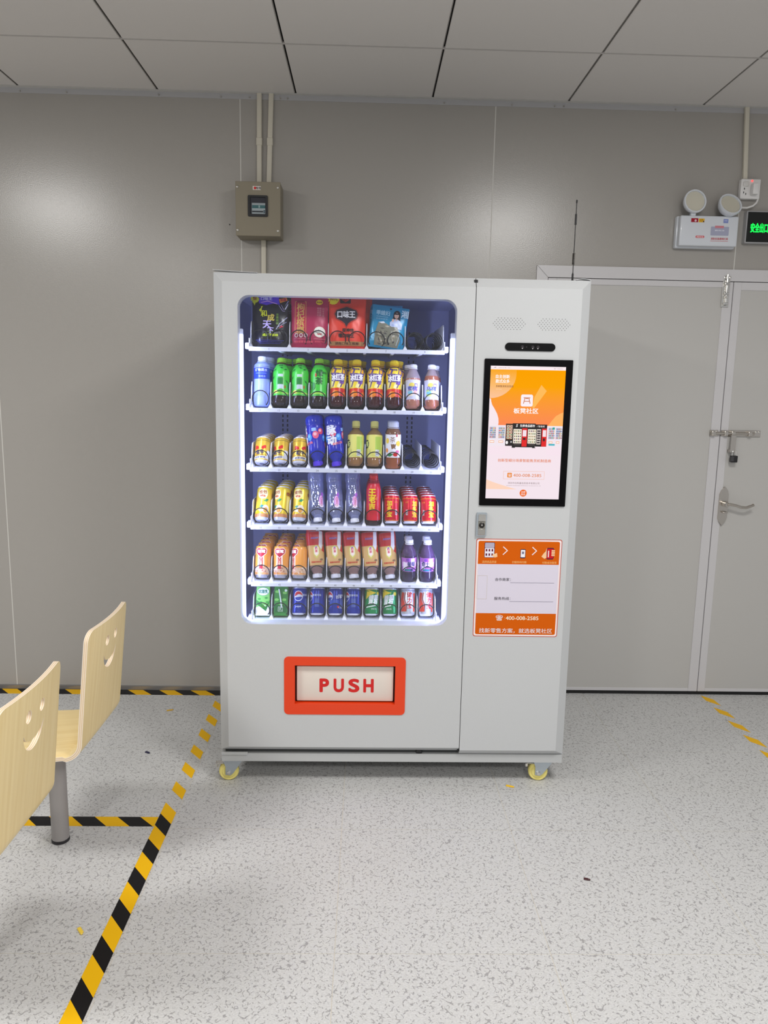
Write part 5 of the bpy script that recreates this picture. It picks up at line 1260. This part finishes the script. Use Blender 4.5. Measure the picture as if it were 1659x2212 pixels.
lanes(2, 5, ['yellow']*2, 'yellow-label bottle with tall cream cap', 'yellow-label', 'bottle', [2, 2], lean=0.2, group='yellow label tea bottles on the third shelf')
lanes(2, 7, ['pi'], 'white label tea bottle with wide clear cap', 'white label', 'bottle', [2], group='white label tea bottles on the third shelf')
lanes(3, 0, ['lemon']*3, 'tall yellow lemon tea can', 'yellow', 'can', [4, 4, 4], lean=[0.42, 0.42, 0.42], turns=[0.0, -0.75, -0.3], group='yellow cans on the fourth shelf', y0=0.106, roll=0.04)
lanes(3, 3, ['spring']*3, 'upside-down clear bottle with pink label', 'clear', 'bottle', [2, 2, 2], lean=[0.34, 0.32, 0.32], turns=[0.55, 0.1, 0.0], group='upside-down water bottles on the fourth shelf', roll=[-0.08, -0.08, -0.06], y0=0.110)
lanes(3, 6, ['red'], 'red tea bottle with yellow writing', 'red bottle', 'bottle', [3], group='red bottles on the fourth shelf', lean=0.02)
lanes(3, 7, ['herb', 'herb_turned', 'herb_turned'], 'red can with yellow writing', 'red', 'can', [5, 5, 5], turns=[0.0, 0.15, -0.1], group='red cans on the fourth shelf', lean=0.26, y0=0.108, pitch=0.0640)
lanes(4, 0, ['congee', 'congee', 'congee_turned'], 'orange can with red heart badge', 'orange', 'can', [5, 5, 5], turns=[0.0, 0.0, 0.0], group='orange cans on the fifth shelf', lean=0.26, y0=0.107, pitch=0.0640)
lanes(4, 3, ['milktea']*5, 'upside-down red and tan bottle', 'tan', 'bottle', [2]*5, group='upside-down milk tea bottles on the fifth shelf', lean=0.30, roll=[-0.09, -0.08, -0.08, -0.09, -0.10], y0=0.110, turns=[0.12, 0.1, 0.02, 0.05, 0.05])
lanes(4, 8, ['grape', 'grape_turned'], 'purple grape drink with white cap', 'grape', 'bottle', [2, 2], group='grape drink bottles on the fifth shelf')
put('carton_oval', 5, lane(0), 0.105, 0.30, 0.06, 'green drink carton with white oval badge on the bottom shelf', 'carton', 'green cartons on the bottom shelf')
put('carton_straw', 5, lane(1), 0.105, 0.30, 0.0, 'dark green drink carton with a straw on the bottom shelf', 'carton', 'green cartons on the bottom shelf')
put('cola', 5, lane(2), 0.108, 0.34, 0.0, 'blue cola can with whole round red white blue badge', 'can', 'blue cola cans on the bottom shelf')
put('cola_turned', 5, lane(3), 0.108, 0.34, 0.0, 'blue cola can with badge at its left edge, beside round-badge can', 'can', 'blue cola cans on the bottom shelf')
put('cola_text', 5, lane(4), 0.108, 0.34, 0.0, 'blue cola can showing slanted white characters and no badge', 'can', 'blue cola cans on the bottom shelf')
put('cola_turned', 5, lane(5), 0.108, 0.34, 0.05, 'blue cola can with badge at its left edge, beside green can', 'can', 'blue cola cans on the bottom shelf')
put('lime', 5, lane(6), 0.108, 0.34, 0.0, 'green lemon-lime can standing beside the blue cola cans', 'can', 'green lemon-lime cans on the bottom shelf')
put('lime_turned', 5, lane(7), 0.108, 0.34, 0.0, 'green lemon-lime can standing beside the silver and red cans', 'can', 'green lemon-lime cans on the bottom shelf')
put('silver', 5, lane(8), 0.108, 0.34, 0.0, 'silver and red can standing beside the green lemon-lime can', 'can', 'silver and red cans on the bottom shelf')
put('silver_turned', 5, lane(9), 0.108, 0.34, 0.0, 'silver and red can at the outer end of the bottom shelf', 'can', 'silver and red cans on the bottom shelf')

# ------------------------------------------------------------------ plywood canteen chairs
def chair(yc, label):
    root = empty('plywood_chair', (-0.99, yc, 0), label=label, cat='chair', group='plywood chairs on steel posts')
    w_ = 0.358; hb = 0.345; rb = 0.06; ls = 0.30
    arc = rb*PI/2; top = hb; total = hb+arc+ls       # s measured downwards from the top edge
    outer = rrect(-w_/2, -total, w_/2, 0.0, 0.035, 8)
    eyes = [ellipse(x, -0.070, 0.0145, 0.0165, 20) for x in (-0.038, 0.038)]
    smile = [(0.058*math.cos(math.radians(a)), -0.108-0.060*math.sin(math.radians(a))) for a in range(6, 175, 8)] + [(0.056*math.cos(math.radians(a)), -0.108-0.034*math.sin(math.radians(a))) for a in range(172, 8, -8)]
    zt = 0.775; xb = 0.188
    def shell(a, b, d):
        s_ = -b; rake = 0.10
        # outer (rear) face at d = 0; thickness grows towards the sitter
        bow = 0.016*(1-(a/(w_/2))**2)*max(0.0, 1-s_/0.42)
        if s_ <= hb: x, z, nx, nz = xb-rake*s_+bow, zt-s_, -1.0, 0.0
        elif s_ <= hb+arc:
            t_ = (s_-hb)/rb; x = xb-rake*hb-rb*(1-math.cos(t_)); z = zt-hb-rb*math.sin(t_); nx, nz = -math.cos(t_), math.sin(t_)
            x += bow
        else:
            e = s_-hb-arc; x = xb-rake*hb-rb-e; z = zt-hb-rb-0.012*math.sin(min(1, e/ls)*PI*0.9)+0.004; nx, nz = 0.0, 1.0
        return (x+nx*d, a, z+nz*d)
    cuts = [((0, -v, 0), (0, 1, 0)) for v in (0.1, 0.2, 0.3)] + [((0, -(hb+arc*i/10), 0), (0, 1, 0)) for i in range(11)] + [((0, -(hb+arc+ls*i/6), 0), (0, 1, 0)) for i in range(1, 6)] + [((w_*i/12-w_/2, 0, 0), (1, 0, 0)) for i in range(1, 12)]
    m = MB(); m.plate(outer, eyes+[smile], 0.013, shell, WOOD, layers=[PLY, PLYD, PLY, PLYD, PLY], cuts=cuts)
    m.build('seat_shell', root, ang=0.7)
    GREY = mat((156, 152, 150), 0.4, 0.2)
    k = MB(); k.cyl((0, 0, 0), 0.0275, 0.010, 0.352, GREY, 'z', 28, 0.002); k.build('post', root)
    k = MB(); k.cyl((0, 0, 0), 0.0285, 0.0, 0.012, mat((30, 28, 32), 0.5), 'z', 28, 0.002); k.build('foot_cap', root)
    k = MB(); k.bevbox(-0.10, 0.10, -0.07, 0.07, 0.350, 0.355, GREY, 0.002, 1); k.build('seat_plate', root)
    return root
chair(-1.275, 'plywood canteen chair with smiling cut-out back, the one nearer the wall')
chair(-1.835, 'plywood canteen chair with smiling cut-out back, the nearer one cut by the frame')

# ------------------------------------------------------------------ things on the wall
# breaker box
eb = empty('breaker_box', (0, 0, 0), label='beige metal breaker box with dark window mounted on the grey wall', cat='electrical box')
BEI = mat((136, 128, 110), 0.5); X0, X1, Z0, Z1 = -0.5815, -0.3895, 2.138, 2.3605
MB().bevbox(X0, X1, -0.116, -0.0006, Z0, Z1, BEI, 0.002, 1).build('case', eb)
MB().bevbox(X0-0.0012, X1+0.0012, -0.1205, -0.114, Z0-0.001, Z1+0.001, BEI, 0.0015, 1).build('cover', eb)
wx0, wx1, wz0, wz1 = -0.5290, -0.4430, 2.2170, 2.3045
wf = MB(); wf.plate(rrect(wx0, wz0, wx1, wz1, 0.005, 4), [rrect(wx0+0.010, wz0+0.010, wx1-0.010, wz1-0.008, 0.002, 3)], 0.006, lambda a, b, d: (a, -0.1255+d, b), DARK)
wf.box(wx0+0.008, wx1-0.008, -0.1207, -0.1200, wz0+0.008, wz1-0.006, mat((34, 34, 44), 0.4)); wf.build('window_frame', eb, smooth=False)
bk = MB(); bk.box(wx0+0.017, wx1-0.011, -0.1235, -0.1205, wz0+0.011, wz0+0.056, mat((150, 160, 164), 0.4)); bk.build('breaker', eb, smooth=False)
p = Print(front(-0.1235)); p.rect(wx0+0.018, wz0+0.034, wx1-0.011, wz0+0.047, (64, 104, 108)); p.rect(wx0+0.018, wz0+0.018, wx1-0.020, wz0+0.023, (30, 34, 40)); p.rect(wx0+0.018, wz0+0.030, wx1-0.011, wz0+0.032, (190, 200, 204)); p.rect(wx0+0.046, wz0+0.036, wx0+0.052, wz0+0.046, (150, 176, 176)); p.rect(wx1-0.018, wz0+0.014, wx1-0.013, wz0+0.028, (60, 80, 90)); p.build('breaker_print', eb)
p = Print(front(-0.1206)); p.rect(-0.508, 2.327, -0.473, 2.343, (214, 206, 200), r=0.001); p.ell(-0.498, 2.335, 0.0055, 0.0055, (206, 40, 40)); p.poly([(-0.502, 2.330), (-0.494, 2.330), (-0.498, 2.341)], (206, 40, 40)); p.text('有电', -0.483, 2.335, 0.010, (40, 40, 50), bold=0.03); p.build('warning_label', eb)
for x in (X0+0.008, X1-0.010):
    for z in (Z0+0.022, Z1-0.022): MB().lathe([(0.001, -0.1232), (0.0045, -0.1225), (0.0050, -0.1205)], STEEL, 12, 'y', (x, 0, z)).build('screw', eb)
CREM = mat((206, 200, 184), 0.45)
def conduit(x_top, z_top, x_bot, z_bot, w_, label, coupling=None, y=-0.017, group='cable conduits on the wall'):
    root = empty('cable_conduit', (x_bot, 0, z_bot), label=label, cat='conduit', group=group)
    k = MB(); h_ = z_top-z_bot; dx = x_top-x_bot
    ring = rrect(-w_/2, y, w_/2, -0.0004, 0.004, 3); n = len(ring)
    vs = [(a, b, 0) for a, b in ring]+[(a+dx, b, h_) for a, b in ring]
    k.add(vs, [(i, (i+1) % n, n+(i+1) % n, n+i) for i in range(n)]+[tuple(range(n))[::-1], tuple(range(n, 2*n))], CREM); k.build('duct', root, ang=0.8)
    if coupling:
        zc = coupling-z_bot; xc = dx*zc/h_
        MB().bevbox(xc-w_/2-0.002, xc+w_/2+0.002, y-0.002, -0.0004, zc-0.016, zc+0.016, CREM, 0.002, 1).build('coupling', root)
    return root
conduit(-0.4915, H-0.0015, -0.4945, Z1+0.0005, 0.0215, 'left of the two cream conduits running from breaker box to ceiling', 2.555)
conduit(-0.4395, H-0.0015, -0.4525, Z1+0.0005, 0.0215, 'right of the two cream conduits running from breaker box to ceiling', 2.555)
conduit(-0.4765, Z0-0.0005, -0.4780, 1.70, 0.0215, 'single cream conduit running down from breaker box behind the machine')
conduit(1.6660, H-0.0015, 1.6850, 2.452, 0.0200, 'cream conduit running down from ceiling to the white wall socket')

# emergency light
LWH = mat((212, 216, 222), 0.25, coat=0.3)
el = empty('emergency_light', (1.52, 0, 2.215), label='white twin-head emergency light on the wall above the door', cat='emergency light')
ex0, ex1, ez0, ez1 = 1.389-1.52, 1.652-1.52, 2.151-2.215, 2.281-2.215
k = MB(); k.bevbox(ex0-0.006, ex1+0.004, -0.030, -0.0006, ez0-0.006, ez1+0.003, LWH, 0.006, 2); k.build('back_case', el)
k = MB(); k.bevbox(ex0, ex1, -0.060, -0.028, ez0, ez1, LWH, 0.006, 3); k.build('front_case', el)
p = Print(front(-0.060))
p.rect(-0.084, 0.037, -0.052, 0.054, (160, 24, 44)); p.rect(-0.050, 0.037, -0.024, 0.053, (226, 176, 40)); p.text('17', -0.038, 0.045, 0.010, (150, 100, 20), bold=0.03); p.ell(-0.064, 0.044, 0.005, 0.005, (220, 190, 200)); p.poly([(-0.032, 0.038), (-0.024, 0.038), (-0.028, 0.047)], (60, 50, 70))
p.rect(0.062, 0.036, 0.084, 0.053, (130, 142, 196)); p.rect(0.066, 0.045, 0.080, 0.047, (210, 216, 236))
p.rect(-0.058, -0.030, -0.019, -0.020, (206, 60, 70), r=0.004); p.text('消防应急', -0.0385, -0.025, 0.007, (240, 226, 228), bold=0.02, width=0.032)
p.rect(0.008, -0.018, 0.090, 0.020, (166, 168, 190), r=0.003); p.rect(0.026, 0.014, 0.066, 0.024, (206, 130, 140)); p.text('故障 充电 主电', 0.048, 0.004, 0.006, (230, 232, 240), bold=0.02)
p.text('消防应急照明灯具', 0.050, -0.032, 0.010, (196, 70, 76), bold=0.02, width=0.078); p.rect(0.010, -0.043, 0.090, -0.0415, (206, 110, 116))
p.build('front_print', el)
LENS = mat((238, 230, 204), 0.3, 0.25)
def head(x, z, rx, tilt, pan):
    hd = empty('lamp_head', (x, -0.058, z), (tilt, 0.0, pan)); hd.parent = el
    k = MB(); k.lathe([(rx*0.25, 0.040), (rx*0.55, 0.036), (rx*0.85, 0.018), (rx*0.98, 0.0), (rx, -0.006), (rx*0.97, -0.012), (rx*0.86, -0.012), (rx*0.84, -0.0055)], LWH, 32, 'y'); k.build('housing', hd)
    k = MB(); k.lathe([(rx*0.84, -0.0065), (rx*0.60, 0.004), (rx*0.30, 0.016), (rx*0.10, 0.020)], LENS, 32, 'y'); k.build('reflector', hd)
    k = MB(); k.lathe([(0.002, 0.000), (0.0045, 0.003), (0.005, 0.018)], mat((150, 130, 90), 0.2, 0.4), 12, 'y'); k.build('bulb', hd)
    k = MB(); k.plate(ellipse(0, 0, rx*0.85, rx*0.85, 28), [], 0.001, lambda a, b, d: (a, -0.0115+d, b), glass_material(0.10)); k.build('lens', hd, smooth=False)
    n_ = empty('neck', (x, -0.050, z)); n_.parent = el
    k = MB(); k.bevbox(-0.011, 0.011, -0.012, 0.010, -(z-ez1)-0.002, -rx*0.78, LWH, 0.003, 2); k.build('swivel', n_)
head(1.4440-1.52, 2.3385-2.215, 0.0520, -0.15, 0.05)
head(1.6040-1.52, 2.3270-2.215, 0.0540, -0.45, 0.12)

# socket with plug
so = empty('wall_socket', (1.7055, 0, 2.4065), label='white switched wall socket with red light beside the emergency light', cat='socket')
SWT = mat((226, 224, 222), 0.35)
MB().bevbox(-0.0445, 0.0445, -0.030, -0.0006, -0.0425, 0.0425, SWT, 0.004, 2).build('faceplate', so)
MB().bevbox(-0.035, -0.010, -0.034, -0.029, 0.010, 0.030, mat((214, 212, 208), 0.35), 0.003, 2).build('switch', so)
MB().lathe([(0.001, -0.0325), (0.004, -0.0318), (0.0045, -0.029)], mat((255, 60, 60), 0.3, emit=3.0), 14, 'y', (0.004, 0, 0.034)).build('indicator_lamp', so)
k = MB()
for x, z, a in ((-0.028, 0.000, 0.5), (-0.030, -0.016, 0.0), (-0.020, -0.022, 0.6)): k.box(x-0.0018, x+0.0018, -0.0305, -0.0298, z-0.004, z+0.004, DARK)
tag(k.build('socket_holes', so, smooth=False), kind='stuff')
pg = empty('power_plug', (1.7155, 0, 2.3995), label='white power plug and looping cable in the wall socket', cat='plug')
k = MB(); k.bevbox(-0.012, 0.014, -0.060, -0.0302, -0.022, 0.026, SWT, 0.005, 2); k.build('plug_body', pg)
wr = MB(); wr.tube([(0.030, -0.024, -0.036), (0.022, -0.030, -0.052), (0.006, -0.034, -0.066), (-0.018, -0.030, -0.074), (-0.050, -0.012, -0.070)], 0.0042, SWT, 10); wr.build('cord_loop', pg)

# exit sign
es = empty('exit_sign', (1.88, 0, 2.243), label='black exit sign with green lit characters beside the emergency light', cat='exit sign')
k = MB(); k.plate(rrect(-0.180, -0.070, 0.180, 0.070, 0.003, 3), [rrect(-0.174, -0.064, 0.174, 0.066, 0.002, 3)], 0.028, lambda a, b, d: (a, -0.0285+d, b), mat((176, 176, 178), 0.3, 0.6)); k.build('frame', es, smooth=False)
MB().box(-0.1745, 0.1745, -0.0265, -0.001, -0.0645, 0.0665, mat((6, 10, 9), 0.3)).build('sign_face', es, smooth=False)
p = Print(front(-0.0265), emit=1.6); p.text('安全出口', -0.1165, -0.002, 0.039, (10, 235, 80), bold=0.05, width=0.079)
p.build('lettering', es)
bpy.context.view_layer.update()
